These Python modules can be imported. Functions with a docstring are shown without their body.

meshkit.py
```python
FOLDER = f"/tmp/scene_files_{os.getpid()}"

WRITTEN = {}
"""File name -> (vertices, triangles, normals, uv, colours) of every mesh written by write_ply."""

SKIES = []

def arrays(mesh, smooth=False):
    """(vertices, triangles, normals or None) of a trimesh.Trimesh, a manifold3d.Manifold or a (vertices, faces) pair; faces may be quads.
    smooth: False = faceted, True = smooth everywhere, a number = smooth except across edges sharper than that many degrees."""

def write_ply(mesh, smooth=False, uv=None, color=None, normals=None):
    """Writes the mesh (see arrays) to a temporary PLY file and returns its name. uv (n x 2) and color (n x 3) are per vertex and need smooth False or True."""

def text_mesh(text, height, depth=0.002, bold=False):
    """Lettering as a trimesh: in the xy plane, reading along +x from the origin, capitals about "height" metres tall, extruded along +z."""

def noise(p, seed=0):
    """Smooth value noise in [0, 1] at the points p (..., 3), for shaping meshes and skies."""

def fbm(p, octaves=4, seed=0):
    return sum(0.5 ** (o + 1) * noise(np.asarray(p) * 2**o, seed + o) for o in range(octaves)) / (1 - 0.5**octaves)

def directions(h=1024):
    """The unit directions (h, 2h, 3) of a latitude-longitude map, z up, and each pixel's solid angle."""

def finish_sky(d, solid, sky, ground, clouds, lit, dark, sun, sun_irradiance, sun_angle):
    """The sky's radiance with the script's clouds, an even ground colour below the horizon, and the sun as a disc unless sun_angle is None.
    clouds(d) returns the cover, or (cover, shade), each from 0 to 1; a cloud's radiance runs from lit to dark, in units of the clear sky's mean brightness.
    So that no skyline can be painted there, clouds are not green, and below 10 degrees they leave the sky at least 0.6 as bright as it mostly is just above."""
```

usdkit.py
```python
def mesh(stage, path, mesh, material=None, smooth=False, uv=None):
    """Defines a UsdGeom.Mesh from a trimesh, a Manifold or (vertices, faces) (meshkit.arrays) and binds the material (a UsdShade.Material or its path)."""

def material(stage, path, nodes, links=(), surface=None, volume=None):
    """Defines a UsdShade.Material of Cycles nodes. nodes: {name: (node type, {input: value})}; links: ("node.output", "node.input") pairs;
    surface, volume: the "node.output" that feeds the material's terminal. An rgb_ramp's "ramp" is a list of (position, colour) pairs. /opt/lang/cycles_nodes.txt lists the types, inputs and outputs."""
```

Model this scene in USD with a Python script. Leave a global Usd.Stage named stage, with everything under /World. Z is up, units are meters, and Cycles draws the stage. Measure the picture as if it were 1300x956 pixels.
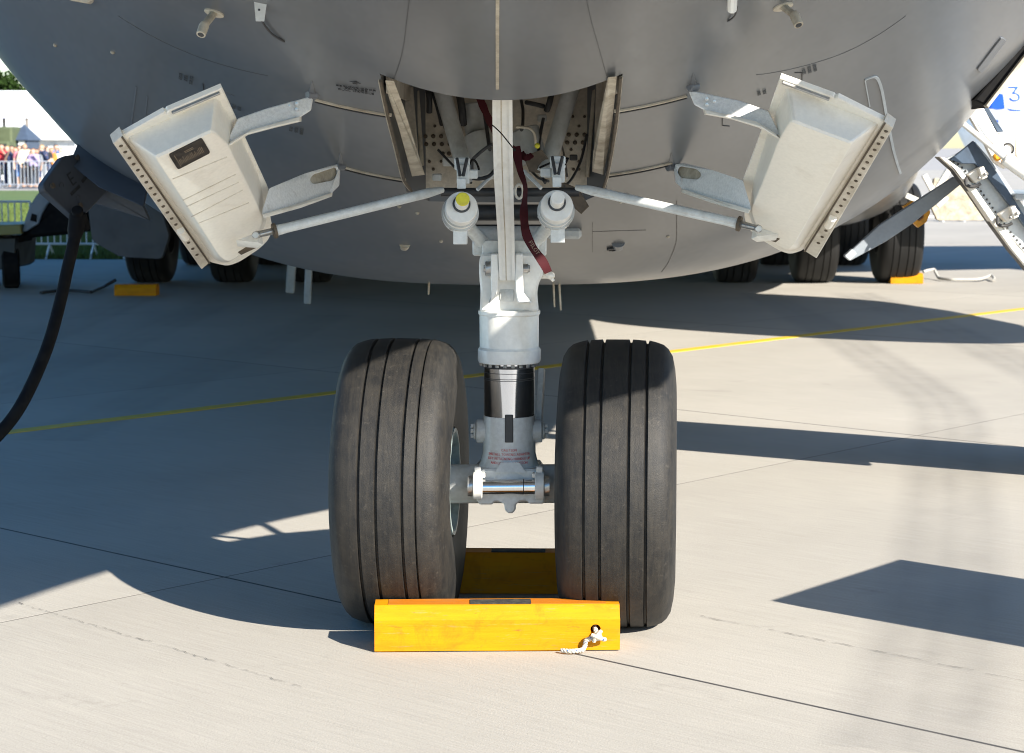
import math, random, numpy as np, trimesh, manifold3d, usdkit, meshkit
from pxr import Usd, UsdGeom, UsdLux, Gf, Sdf, UsdShade
from scipy.interpolate import PchipInterpolator
from shapely.geometry import Polygon, box as sbox, LineString
from shapely import affinity
random.seed(7); np.random.seed(7)
stage = Usd.Stage.CreateInMemory()
UsdGeom.SetStageUpAxis(stage, 'Z'); UsdGeom.SetStageMetersPerUnit(stage, 1.0)
UsdGeom.Xform.Define(stage, '/World'); UsdGeom.Scope.Define(stage, '/World/Looks')
# ------------------------------------------------------------------ camera
F, IW, IH = 2550.0, 1300.0, 956.0
CAM = np.array([0, 0, 1.68])
PITCH = math.atan(291 / F); YAW = math.atan(21 / F * math.cos(PITCH))
FWD = np.array([-math.sin(YAW) * math.cos(PITCH), math.cos(YAW) * math.cos(PITCH), -math.sin(PITCH)])
RGT = np.array([math.cos(YAW), math.sin(YAW), 0.0]); UPV = np.cross(RGT, FWD)
cam = UsdGeom.Camera.Define(stage, '/World/camera')
M4 = Gf.Matrix4d(*RGT, 0, *UPV, 0, *(-FWD), 0, *CAM, 1)
cam.AddTransformOp().Set(M4)
cam.CreateHorizontalApertureAttr(36.0); cam.CreateVerticalApertureAttr(36.0 * IH / IW)
cam.CreateFocalLengthAttr(36.0 * F / IW); cam.CreateClippingRangeAttr(Gf.Vec2f(0.05, 4000))
cam.CreateFStopAttr(8.0); cam.CreateFocusDistanceAttr(6.85)
cam.CreateExposureAttr(1.25)
# ------------------------------------------------------------------ sun and sky
SA, SB = 1.15, 1.15                       # shadow shift to the left and into depth per metre of height
SUN = np.array([SA, -SB, 1.0]); SUN /= np.linalg.norm(SUN)
sun = UsdLux.DistantLight.Define(stage, '/World/sun')
zx = np.cross([0, 0, 1], SUN); zx /= np.linalg.norm(zx); zy = np.cross(SUN, zx)
sun.AddTransformOp().Set(Gf.Matrix4d(*zx, 0, *zy, 0, *SUN, 0, 0, 0, 0, 1))
sun.CreateIntensityAttr(1.25); sun.CreateAngleAttr(0.5); sun.CreateColorAttr(Gf.Vec3f(1.0, 0.94, 0.84))
UsdLux.LightAPI(sun).CreateNormalizeAttr(True)
mat_sky = usdkit.material(stage, '/World/Looks/sky_air', {
    's': ('sky_texture', {'sky_type': 'single_scattering', 'sun_disc': False, 'sun_elevation': math.asin(SUN[2]), 'sun_rotation': math.atan2(SUN[0], SUN[1]), 'aerosol_density': 0.5, 'ozone_density': 2.5}),
    'h': ('hsv', {'saturation': 1.35}), 'b': ('background_shader', {'strength': 0.092})}, [('s.color', 'h.color'), ('h.color', 'b.color')], surface='b.background')
sky = UsdLux.DomeLight.Define(stage, '/World/sky')
UsdShade.MaterialBindingAPI.Apply(sky.GetPrim()).Bind(mat_sky)

# ------------------------------------------------------------------ scene helpers
used = {}
def numbered(path):
    n = used.get(path, 0); used[path] = n + 1
    return path if n == 0 else f'{path}_{n:03d}'
def keys(p, **kw):
    for k, v in kw.items():
        if v: p.SetCustomDataByKey(k, v)
def xf(name, parent=None, **kw):
    x = UsdGeom.Xform.Define(stage, numbered((parent or '/World') + '/' + name)); keys(x.GetPrim(), **kw)
    return str(x.GetPath())
def obj(name, mesh, mat, parent=None, smooth=30, **kw):
    if isinstance(mesh, list): mesh = trimesh.util.concatenate([tm(m) for m in mesh])
    m = usdkit.mesh(stage, numbered((parent or '/World') + '/' + name), mesh, mat, smooth=smooth); keys(m.GetPrim(), **kw)
    return str(m.GetPath())
def each(name, meshes, mat, parent=None, smooth=30, **kw):
    for m in meshes: obj(name, m, mat, parent, smooth, **kw)
def tm(m):
    if hasattr(m, 'to_mesh'):
        q = m.to_mesh(); return trimesh.Trimesh(q.vert_properties[:, :3], q.tri_verts, process=False)
    return m
def mf(m):
    m = tm(m); m.merge_vertices()
    return manifold3d.Manifold(manifold3d.Mesh(np.asarray(m.vertices, np.float32), np.asarray(m.faces, np.uint32)))

# ------------------------------------------------------------------ geometry helpers
def ray(px, py):
    v = FWD + RGT * (px - IW / 2) / F - UPV * (py - IH / 2) / F
    return v
def P(px, py, d):
    v = ray(px, py); return CAM + v * (d / v[1])
def G(px, py):
    v = ray(px, py); return CAM + v * (-CAM[2] / v[2])
class Plane:
    def __init__(s, a, b, c):
        s.o = a; n = np.cross(b - a, c - a); n /= np.linalg.norm(n); s.n = -n if n @ (CAM - a) < 0 else n
    def hit(s, px, py):
        v = ray(px, py); return CAM + v * (((s.o - CAM) @ s.n) / (v @ s.n))
    def off(s, h):
        q = Plane.__new__(Plane); q.o = s.o + s.n * h; q.n = s.n; return q
def rounded(poly, r, k=4):
    """A polygon (n x 2) with its corners rounded."""
    poly = [np.array(p[:2], float) for p in poly]; rs = r if isinstance(r, (list, tuple)) else [r] * len(poly); out = []
    for i, p in enumerate(poly):
        a, b = poly[i - 1], poly[(i + 1) % len(poly)]; q = min(rs[i], np.linalg.norm(a - p) * .45, np.linalg.norm(b - p) * .45)
        if q <= 0: out.append(p); continue
        s, e = p + (a - p) / np.linalg.norm(a - p) * q, p + (b - p) / np.linalg.norm(b - p) * q
        for t in np.linspace(0, 1, k + 1): out.append((1 - t) ** 2 * s + 2 * t * (1 - t) * p + t * t * e)
    return np.array(out)
def slab3(front, vec, c=0.003):
    """A solid from an ordered, near planar 3-D outline, pushed along vec, with a chamfered front edge."""
    front = np.asarray(front, float); n = len(front); ctr = front.mean(0)
    nv = np.zeros(3)
    for i in range(n): nv += np.cross(front[i] - ctr, front[(i + 1) % n] - ctr)
    nv /= np.linalg.norm(nv); vec = np.asarray(vec, float)
    if nv @ vec > 0: front = front[::-1]; nv = -nv
    u = front[1] - front[0]; u -= nv * (u @ nv); u /= np.linalg.norm(u); w = np.cross(nv, u)
    p2 = np.stack([(front - ctr) @ u, (front - ctr) @ w], 1)
    d1 = np.roll(p2, -1, 0) - p2; d1 /= np.maximum(np.linalg.norm(d1, axis=1, keepdims=True), 1e-9)
    nn = np.stack([-d1[:, 1], d1[:, 0]], 1); m = nn + np.roll(nn, 1, 0); m /= np.maximum((m * nn).sum(1, keepdims=True), .35)
    inn = front + c * (m[:, :1] * u + m[:, 1:] * w)
    side = front - nv * c * 0 + vec / max(np.linalg.norm(vec), 1e-9) * c
    back = front + vec
    _, tri = trimesh.creation.triangulate_polygon(Polygon(p2), engine='earcut') if Polygon(p2).is_valid else (None, np.array([[0, i, i + 1] for i in range(1, n - 1)]))
    vv, tri = trimesh.creation.triangulate_polygon(Polygon(p2), engine='earcut')
    # map the triangulation's vertices back to the outline
    idx = np.array([int(np.argmin(((p2 - q) ** 2).sum(1))) for q in vv]); tri = idx[tri]
    a = p2[tri[:, 1]] - p2[tri[:, 0]]; b = p2[tri[:, 2]] - p2[tri[:, 0]]
    flip = (a[:, 0] * b[:, 1] - a[:, 1] * b[:, 0]) < 0; tri[flip] = tri[flip][:, ::-1]
    V = np.vstack([inn, side, back]); fs = [tri, tri[:, ::-1] + 2 * n]
    i = np.arange(n); j = (i + 1) % n
    for o in (0, n):
        fs += [np.stack([i + o, i + o + n, j + o], 1), np.stack([j + o, i + o + n, j + o + n], 1)]
    return trimesh.Trimesh(V, np.vstack(fs), process=False)
def plate(px, d, t, r=0, c=0.003, vec=None, k=4):
    """px outline at depth d (number, function of (px, py), or Plane) made t thick, away from the viewer."""
    q = rounded(px, r, k) if (np.ndim(r) or r) else np.array(px, float)
    if isinstance(d, Plane): f = [d.hit(*p) for p in q]; v = -d.n * t
    else: f = [P(p[0], p[1], d(*p) if callable(d) else d) for p in q]; v = np.array([0, t, 0.0])
    return slab3(f, v if vec is None else vec, c)
def tube(pts, r, n=10, caps=True):
    pts = np.asarray(pts, float); m = len(pts); r = np.broadcast_to(r, (m,)); t = np.gradient(pts, axis=0); t /= np.linalg.norm(t, axis=1, keepdims=True)
    a = np.array([0, 0, 1.0]) if abs(t[0][2]) < .9 else np.array([1.0, 0, 0]); V = []
    u = np.cross(t[0], a)
    for i in range(m):
        u = u - t[i] * (u @ t[i]); u /= np.linalg.norm(u); w = np.cross(t[i], u)
        for k in range(n): V.append(pts[i] + r[i] * (u * math.cos(2 * math.pi * k / n) + w * math.sin(2 * math.pi * k / n)))
    f = []
    for i in range(m - 1):
        for k in range(n):
            a_, b_ = i * n + k, i * n + (k + 1) % n; f += [[a_, b_, a_ + n], [b_, b_ + n, a_ + n]]
    if caps:
        V += [pts[0], pts[-1]]; s = len(V) - 2
        for k in range(n): f += [[s, (k + 1) % n, k], [s + 1, (m - 1) * n + k, (m - 1) * n + (k + 1) % n]]
    return trimesh.Trimesh(V, f, process=False)
def spline(pts, n=40):
    pts = np.asarray(pts, float); t = np.r_[0, np.cumsum(np.linalg.norm(np.diff(pts, axis=0), axis=1))]
    return PchipInterpolator(t, pts)(np.linspace(0, t[-1], n))
def cyl(a, b, ra, rb=None, n=24, bev=0.0):
    a, b = np.asarray(a, float), np.asarray(b, float); rb = ra if rb is None else rb
    if bev <= 0: return tube([a, b], [ra, rb], n)
    e = (b - a) / np.linalg.norm(b - a) * bev
    return tube([a, a + e * .999, b - e * .999, b], [ra - bev, ra, rb, rb - bev], n)
def lathe(origin, axis, prof, n=40, ref=None):
    """Profile rows (position along the axis, radius) turned about the axis."""
    axis = np.asarray(axis, float) / np.linalg.norm(axis); a = np.array([0, 0, 1.0]) if abs(axis[2]) < .9 else np.array([1.0, 0, 0])
    u = np.cross(axis, a); u /= np.linalg.norm(u); w = np.cross(axis, u); V = []; m = len(prof)
    for s, r in prof:
        for k in range(n): V.append(np.asarray(origin) + axis * s + r * (u * math.cos(2 * math.pi * k / n) + w * math.sin(2 * math.pi * k / n)))
    f = []
    for i in range(m - 1):
        for k in range(n):
            p, q = i * n + k, i * n + (k + 1) % n; f += [[p, q, p + n], [q, q + n, p + n]]
    return trimesh.Trimesh(V, f, process=False)
def bx(c, s, rz=0.0, bev=0.0, R=None):
    m = trimesh.creation.box(s)
    if bev > 0:
        h = np.array(s) / 2; pts = []
        for sg in np.ndindex(2, 2, 2):
            g = np.array(sg) * 2 - 1
            for ax in range(3):
                q = h - bev; q = q.copy(); q[ax] = h[ax]; pts.append(g * q)
        m = trimesh.convex.convex_hull(np.array(pts))
    T = np.eye(4)
    if R is not None: T[:3, :3] = R
    else: T[:2, :2] = [[math.cos(rz), -math.sin(rz)], [math.sin(rz), math.cos(rz)]]
    T[:3, 3] = c; m.apply_transform(T); return m
def bar(a, b, w, h, bev=0.002, up=(0, 0, 1)):
    """A rectangular bar from a to b, w wide (sideways) and h high."""
    a, b = np.asarray(a, float), np.asarray(b, float); t = b - a; L = np.linalg.norm(t); t /= L
    s = np.cross(t, up); s /= np.linalg.norm(s); q = np.cross(s, t)
    return bx((a + b) / 2, (L, w, h), bev=bev, R=np.stack([t, s, q], 1))
def hullpts(p): return trimesh.convex.convex_hull(np.asarray(p, float))
def ball(c, r, sub=1, s=(1, 1, 1)):
    m = trimesh.creation.icosphere(sub, r); m.vertices *= s; m.apply_translation(c); return m

# ------------------------------------------------------------------ materials
def grime(name, base, dirt, scale=6.0, amt=(.45, .75), rough=.5, rough2=.7, metallic=0.0, bump=.0, bscale=120, stretch=(1, 1, 1), fine=60, fineamt=.12, spec=.5, coat=0.0):
    """Paint with dirt: a broad patchy noise, a fine speckle and a small relief."""
    n = {'g': ('geometry', {}), 'm': ('mapping', {'scale': stretch}),
         'a': ('noise_texture', {'scale': scale, 'detail': 6.0, 'roughness': .62, 'distortion': .4}),
         'r': ('map_range', {'from_min': amt[0], 'from_max': amt[1], 'clamp': True}),
         'f': ('noise_texture', {'scale': fine, 'detail': 4.0, 'roughness': .7}),
         'fr': ('map_range', {'from_min': .3, 'from_max': .75, 'to_min': 1 - fineamt, 'to_max': 1 + fineamt}),
         'c': ('mix_color', {'a': base, 'b': dirt}), 'k': ('mix_color', {'blend_type': 'multiply', 'fac': 1.0}),
         'cc': ('combine_color', {}), 'ro': ('map_range', {'to_min': rough, 'to_max': rough2}),
         'bn': ('noise_texture', {'scale': bscale, 'detail': 4.0}), 'bu': ('bump', {'strength': bump, 'distance': .003}),
         'p': ('principled_bsdf', {'metallic': metallic, 'specular_ior_level': spec, 'coat_weight': coat, 'coat_roughness': .15})}
    l = [('g.position', 'm.vector'), ('m.vector', 'a.vector'), ('a.fac', 'r.value'), ('r.result', 'c.fac'), ('m.vector', 'f.vector'), ('f.fac', 'fr.value'),
         ('fr.result', 'cc.r'), ('fr.result', 'cc.g'), ('fr.result', 'cc.b'), ('c.result', 'k.a'), ('cc.color', 'k.b'), ('k.result', 'p.base_color'), ('r.result', 'ro.value'), ('ro.result', 'p.roughness')]
    if bump: l += [('m.vector', 'bn.vector'), ('bn.fac', 'bu.height'), ('bu.normal', 'p.normal')]
    return usdkit.material(stage, '/World/Looks/' + name, n, l, surface='p.BSDF')
MT = {}
MT['hull'] = grime('aircraft_grey', (.128, .134, .144), (.110, .112, .115), scale=1.1, rough=.26, rough2=.38, bump=.05, bscale=9, stretch=(1, .35, 1), fine=28, fineamt=.05)
MT['hull2'] = grime('aircraft_grey_panel', (.13, .138, .152), (.11, .114, .123), scale=4, rough=.36, rough2=.5, fineamt=.05)
MT['white'] = grime('gear_white', (.74, .73, .69), (.52, .47, .39), scale=5, amt=(.5, .85), rough=.34, rough2=.55, bump=.10, bscale=60, fine=45, fineamt=.07)
MT['cream'] = grime('door_cream', (.84, .79, .70), (.56, .49, .39), scale=5.5, amt=(.56, .95), rough=.36, rough2=.55, bump=.06, bscale=60, fine=70, fineamt=.05)
MT['cream2'] = grime('door_cream_worn', (.62, .57, .49), (.40, .35, .27), scale=9, rough=.45, rough2=.6)
MT['jamb'] = grime('jamb_tan', (.50, .45, .36), (.26, .21, .15), scale=12, amt=(.4, .75), rough=.45, rough2=.7, bump=.15, bscale=60, fineamt=.15)
MT['bay'] = grime('bay_primer', (.58, .52, .43), (.30, .25, .19), scale=7, amt=(.42, .8), rough=.5, rough2=.7, bump=.15, bscale=50, fineamt=.18)
MT['bayg'] = grime('bay_grey', (.46, .47, .46), (.28, .27, .24), scale=8, rough=.4, rough2=.6, fineamt=.1)
MT['arm'] = grime('arm_white', (.80, .80, .79), (.50, .48, .45), scale=22, amt=(.62, .85), rough=.36, rough2=.55, bump=.1, fine=110, fineamt=.15)
MT['brown'] = grime('brown_seal', (.10, .075, .05), (.05, .04, .03), scale=20, rough=.6, rough2=.8)
MT['dark'] = grime('dark_metal', (.03, .031, .034), (.06, .055, .05), scale=20, rough=.45, rough2=.7)
MT['black'] = grime('black_rubber', (.007, .007, .008), (.018, .017, .016), scale=14, rough=.7, rough2=.85, spec=.12, bump=.2, bscale=200)
MT['steel'] = grime('dull_steel', (.48, .48, .47), (.25, .22, .19), scale=20, rough=.3, rough2=.5, metallic=.85)
MT['chrome'] = grime('chrome', (.78, .80, .83), (.62, .62, .63), scale=3, rough=.10, rough2=.17, metallic=1.0, fine=300, fineamt=.03, stretch=(1, 1, .15))
MT['legblue'] = grime('leg_grey_white', (.62, .64, .63), (.38, .37, .34), scale=9, amt=(.5, .85), rough=.35, rough2=.55, bump=.1, fine=70, fineamt=.1)
MT['rim'] = grime('wheel_hub', (.36, .45, .45), (.14, .14, .13), scale=14, rough=.4, rough2=.6)
MT['red'] = grime('red_ribbon', (.055, .008, .011), (.032, .006, .007), scale=16, rough=.7, rough2=.85, spec=.2, fine=260, fineamt=.15)
MT['redtext'] = grime('red_stencil', (.55, .05, .06), (.5, .2, .2), scale=90, rough=.6, rough2=.6)
MT['ink'] = grime('black_stencil', (.02, .02, .022), (.05, .05, .05), scale=60, rough=.6, rough2=.6)
MT['letter'] = grime('pale_lettering', (.22, .17, .12), (.12, .09, .07), scale=90, rough=.6, rough2=.6)
MT['plac'] = grime('placard_black', (.022, .017, .013), (.05, .04, .032), scale=40, rough=.4, rough2=.6)
MT['ylens'] = grime('yellow_cap', (.66, .60, .04), (.5, .42, .05), scale=30, rough=.5, rough2=.6)
MT['gold'] = grime('brass_yellow', (.75, .33, .01), (.4, .2, .03), scale=14, rough=.45, rough2=.6)
MT['rope'] = grime('rope_white', (.62, .56, .44), (.3, .26, .2), scale=90, rough=.85, rough2=.9, fine=300, fineamt=.25)
MT['rope2'] = grime('rope_grey', (.46, .45, .42), (.22, .2, .17), scale=120, rough=.85, rough2=.9, fine=400, fineamt=.3)
MT['ropeb'] = grime('rope_blue', (.06, .13, .33), (.2, .2, .3), scale=90, rough=.85, rough2=.9)
MT['grip'] = grime('grip_tape', (.025, .024, .023), (.08, .07, .05), scale=40, rough=.85, rough2=.95, bump=.4, bscale=500)
MT['panel'] = grime('door_side_grey', (.40, .43, .45), (.28, .29, .30), scale=6, rough=.35, rough2=.5, fineamt=.07)
MT['navy'] = grime('door_inner_blue', (.055, .085, .13), (.03, .045, .07), scale=6, rough=.5, rough2=.6)
def simple(name, c, rough=.6, metallic=0.0):
    MT[name] = grime(name, c, tuple(x * .75 for x in c), scale=3, rough=rough, rough2=min(1, rough + .15), metallic=metallic, fineamt=.08); return MT[name]
# tyre: dusty ribbed rubber
def tyre_mat(name, dust):
    return usdkit.material(stage, '/World/Looks/' + name, {
        'g': ('geometry', {}), 'a': ('noise_texture', {'scale': 16.0, 'detail': 9.0, 'roughness': .75}), 'm': ('mapping', {'scale': (1.0, .10, .10)}), 'b': ('noise_texture', {'scale': 75.0, 'detail': 6.0, 'roughness': .7}),
        'ad': ('math', {'math_type': 'add'}), 'r': ('map_range', {'from_min': .82, 'from_max': 1.22, 'clamp': True}),
        'c': ('mix_color', {'a': (.0095, .0094, .0096), 'b': dust}), 's': ('noise_texture', {'scale': 48.0, 'detail': 5.0, 'roughness': .8}), 'rs': ('map_range', {'from_min': .58, 'from_max': .70, 'to_max': .65, 'clamp': True}), 'c2': ('mix_color', {'b': tuple(2.2 * x for x in dust)}),
        'v': ('noise_texture', {'scale': 220.0, 'detail': 5.0, 'roughness': .7}), 'bu': ('bump', {'strength': .45, 'distance': .003}),
        'p': ('principled_bsdf', {'roughness': .62, 'specular_ior_level': .4})},
        [('g.position', 'a.vector'), ('g.position', 'm.vector'), ('m.vector', 'b.vector'), ('a.fac', 'ad.value1'), ('b.fac', 'ad.value2'), ('ad.value', 'r.value'), ('r.result', 'c.fac'), ('c.result', 'c2.a'), ('g.position', 's.vector'), ('s.fac', 'rs.value'), ('rs.result', 'c2.fac'), ('c2.result', 'p.base_color'),
         ('g.position', 'v.vector'), ('v.fac', 'bu.height'), ('bu.normal', 'p.normal')], surface='p.BSDF')
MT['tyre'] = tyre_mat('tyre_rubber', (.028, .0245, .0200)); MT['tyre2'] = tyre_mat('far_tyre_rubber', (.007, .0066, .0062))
# yellow painted timber with worn orange patches and scuffs
MT['timber'] = usdkit.material(stage, '/World/Looks/yellow_timber', {
    'g': ('geometry', {}), 'm': ('mapping', {'scale': (.35, 1.6, 2.2)}), 'a': ('noise_texture', {'scale': 9.0, 'detail': 7.0, 'roughness': .65, 'distortion': .6}),
    'r': ('map_range', {'from_min': .42, 'from_max': .68, 'clamp': True}), 'c': ('mix_color', {'a': (.58, .245, .0008), 'b': (.54, .195, .002)}),
    'm2': ('mapping', {'scale': (.35, 3.0, 4.2)}), 'b': ('noise_texture', {'scale': 24.0, 'detail': 8.0, 'roughness': .75}), 'r2': ('map_range', {'from_min': .585, 'from_max': .64, 'to_max': .7, 'clamp': True}), 'c2': ('mix_color', {'b': (.44, .25, .07)}),
    'd': ('noise_texture', {'scale': 48.0, 'detail': 6.0, 'roughness': .7}), 'r3': ('map_range', {'from_min': .62, 'from_max': .69, 'to_max': .8, 'clamp': True}), 'c3': ('mix_color', {'b': (.10, .055, .015)}),
    'm4': ('mapping', {'scale': (.06, 1.0, 14.0)}), 'w': ('noise_texture', {'scale': 11.0, 'detail': 5.0, 'roughness': .6}), 'r4': ('map_range', {'from_min': .66, 'from_max': .72, 'to_max': .45, 'clamp': True}), 'c4': ('mix_color', {'b': (.26, .10, .004)}),
    'q': ('noise_texture', {'scale': 6.5, 'detail': 9.0, 'roughness': .72, 'distortion': .8}), 'rq': ('map_range', {'from_min': .52, 'from_max': .72, 'to_max': .55, 'clamp': True}), 'c5': ('mix_color', {'b': (.20, .085, .008)}),
    'ad': ('math', {'math_type': 'add'}), 'bu': ('bump', {'strength': .22, 'distance': .004}), 'p': ('principled_bsdf', {'roughness': .6, 'specular_ior_level': .18})},
    [('g.position', 'm.vector'), ('m.vector', 'a.vector'), ('a.fac', 'r.value'), ('r.result', 'c.fac'), ('c.result', 'c2.a'), ('g.position', 'm2.vector'), ('m2.vector', 'b.vector'), ('b.fac', 'r2.value'), ('r2.result', 'c2.fac'),
     ('c2.result', 'c3.a'), ('m2.vector', 'd.vector'), ('d.fac', 'r3.value'), ('r3.result', 'c3.fac'), ('c3.result', 'c4.a'), ('g.position', 'm4.vector'), ('m4.vector', 'w.vector'), ('w.fac', 'r4.value'), ('r4.result', 'c4.fac'), ('c4.result', 'c5.a'), ('g.position', 'q.vector'), ('q.fac', 'rq.value'), ('rq.result', 'c5.fac'), ('c5.result', 'p.base_color'), ('b.fac', 'ad.value1'), ('w.fac', 'ad.value2'), ('ad.value', 'bu.height'), ('bu.normal', 'p.normal')], surface='p.BSDF')
MT['timber_top'] = grime('worn_orange_top', (.50, .155, .006), (.36, .17, .05), scale=14, amt=(.5, .8), rough=.5, rough2=.7, stretch=(.3, 2, 1), bump=.2, bscale=80)
# brushed concrete: tone patches, broom lines across the slab, pits
E1 = np.array([.662, .7495]); E2 = np.array([.7495, -.662]); ROT = math.atan2(E1[1], E1[0])
def concrete(name, base, dark):
    return usdkit.material(stage, '/World/Looks/' + name, {
        'g': ('geometry', {}), 'o': ('object_info', {}), 'rot': ('mapping', {'rotation': (0, 0, -ROT)}),
        'm': ('mapping', {'scale': (52.0, 1.6, 1.0)}), 'a': ('noise_texture', {'scale': 1.6, 'detail': 7.0, 'roughness': .7}), 'ra': ('map_range', {'from_min': .3, 'from_max': .72, 'to_min': .88, 'to_max': 1.07}),
        'm3': ('mapping', {'scale': (16.0, 2.0, 1.0)}), 's': ('noise_texture', {'scale': 2.6, 'detail': 6.0, 'roughness': .8}), 'rs': ('map_range', {'from_min': .62, 'from_max': .72, 'to_min': 1.0, 'to_max': .72, 'clamp': True}),
        'n': ('noise_texture', {'scale': .45, 'detail': 6.0, 'roughness': .6}), 'rn': ('map_range', {'from_min': .3, 'from_max': .7, 'to_min': .88, 'to_max': 1.06}),
        'f': ('noise_texture', {'scale': 150.0, 'detail': 3.0, 'roughness': .7}), 'rf': ('map_range', {'from_min': .25, 'from_max': .75, 'to_min': .84, 'to_max': 1.14}),
        'q': ('noise_texture', {'scale': 1.9, 'detail': 9.0, 'roughness': .68, 'distortion': .5}), 'rq': ('map_range', {'from_min': .62, 'from_max': .74, 'to_min': 1.0, 'to_max': .80, 'clamp': True}), 'x5': ('math', {'math_type': 'multiply'}),
        'v': ('map_range', {'to_min': .96, 'to_max': 1.04}), 'x1': ('math', {'math_type': 'multiply'}), 'x2': ('math', {'math_type': 'multiply'}), 'x3': ('math', {'math_type': 'multiply'}), 'x4': ('math', {'math_type': 'multiply'}),
        'cc': ('combine_color', {}), 'k': ('mix_color', {'blend_type': 'multiply', 'fac': 1.0, 'a': base}), 'bs': ('math', {'math_type': 'add'}), 'bu': ('bump', {'strength': .35, 'distance': .004}),
        'p': ('principled_bsdf', {'roughness': .85, 'specular_ior_level': .3})},
        [('g.position', 'rot.vector'), ('rot.vector', 'm.vector'), ('m.vector', 'a.vector'), ('a.fac', 'ra.value'), ('rot.vector', 'm3.vector'), ('m3.vector', 's.vector'), ('s.fac', 'rs.value'), ('g.position', 'n.vector'), ('n.fac', 'rn.value'), ('g.position', 'f.vector'), ('f.fac', 'rf.value'), ('o.random', 'v.value'),
         ('ra.result', 'x1.value1'), ('rn.result', 'x1.value2'), ('x1.value', 'x2.value1'), ('rf.result', 'x2.value2'), ('x2.value', 'x3.value1'), ('v.result', 'x3.value2'), ('x3.value', 'x4.value1'), ('rs.result', 'x4.value2'),
         ('g.position', 'q.vector'), ('q.fac', 'rq.value'), ('x4.value', 'x5.value1'), ('rq.result', 'x5.value2'), ('x5.value', 'cc.r'), ('x5.value', 'cc.g'), ('x5.value', 'cc.b'), ('cc.color', 'k.b'), ('k.result', 'p.base_color'), ('a.fac', 'bs.value1'), ('f.fac', 'bs.value2'), ('bs.value', 'bu.height'), ('bu.normal', 'p.normal')], surface='p.BSDF')
MT['conc'] = concrete('apron_concrete', (.412, .384, .338), None)
MT['seal'] = grime('joint_sealant', (.045, .043, .042), (.10, .09, .08), scale=3, rough=.8, rough2=.9)
MT['asph'] = grime('far_pavement', (.36, .34, .32), (.29, .28, .265), scale=.4, rough=.85, rough2=.9, fine=20)
# ------------------------------------------------------------------ ground
AX = -.084
ap = xf('apron', kind='structure')
apron_poly = Polygon([(-70, -12), (70, -12), (70, 150), (-3, 150), (-3, 30.3), (-70, 30.3)])
near = Polygon([(-14, -3), (14, -3), (22, 46), (-20, 46)])
S, o1, o2, ga, gb = 5.25, 5.02, -6.03, .015, .008
for i in range(-3, 9):
    for j in range(-6, 7):
        q = [(o1 + i * S + ga / 2, o2 + j * S + gb / 2), (o1 + (i + 1) * S - ga / 2, o2 + j * S + gb / 2), (o1 + (i + 1) * S - ga / 2, o2 + (j + 1) * S - gb / 2), (o1 + i * S + ga / 2, o2 + (j + 1) * S - gb / 2)]
        pl = Polygon([tuple(E1 * a + E2 * b) for a, b in q]).intersection(apron_poly)
        if pl.is_empty or pl.area < .02 or not pl.intersects(near): continue
        m = slab3([(x, y, 0.0) for x, y in list(pl.exterior.coords)[:-1]], (0, 0, -.05), .0003)
        obj('slab', m, MT['conc'], ap, smooth=False)
big = Polygon([tuple(E1 * a + E2 * b) for a, b in [(-400, -400), (-400, 400), (900, 400), (900, -400)]])
obj('joint_sealant', slab3([(x, y, -.0004) for x, y in list(apron_poly.exterior.coords)[:-1]], (0, 0, -.04), .0003), MT['seal'], ap, smooth=False)
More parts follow.
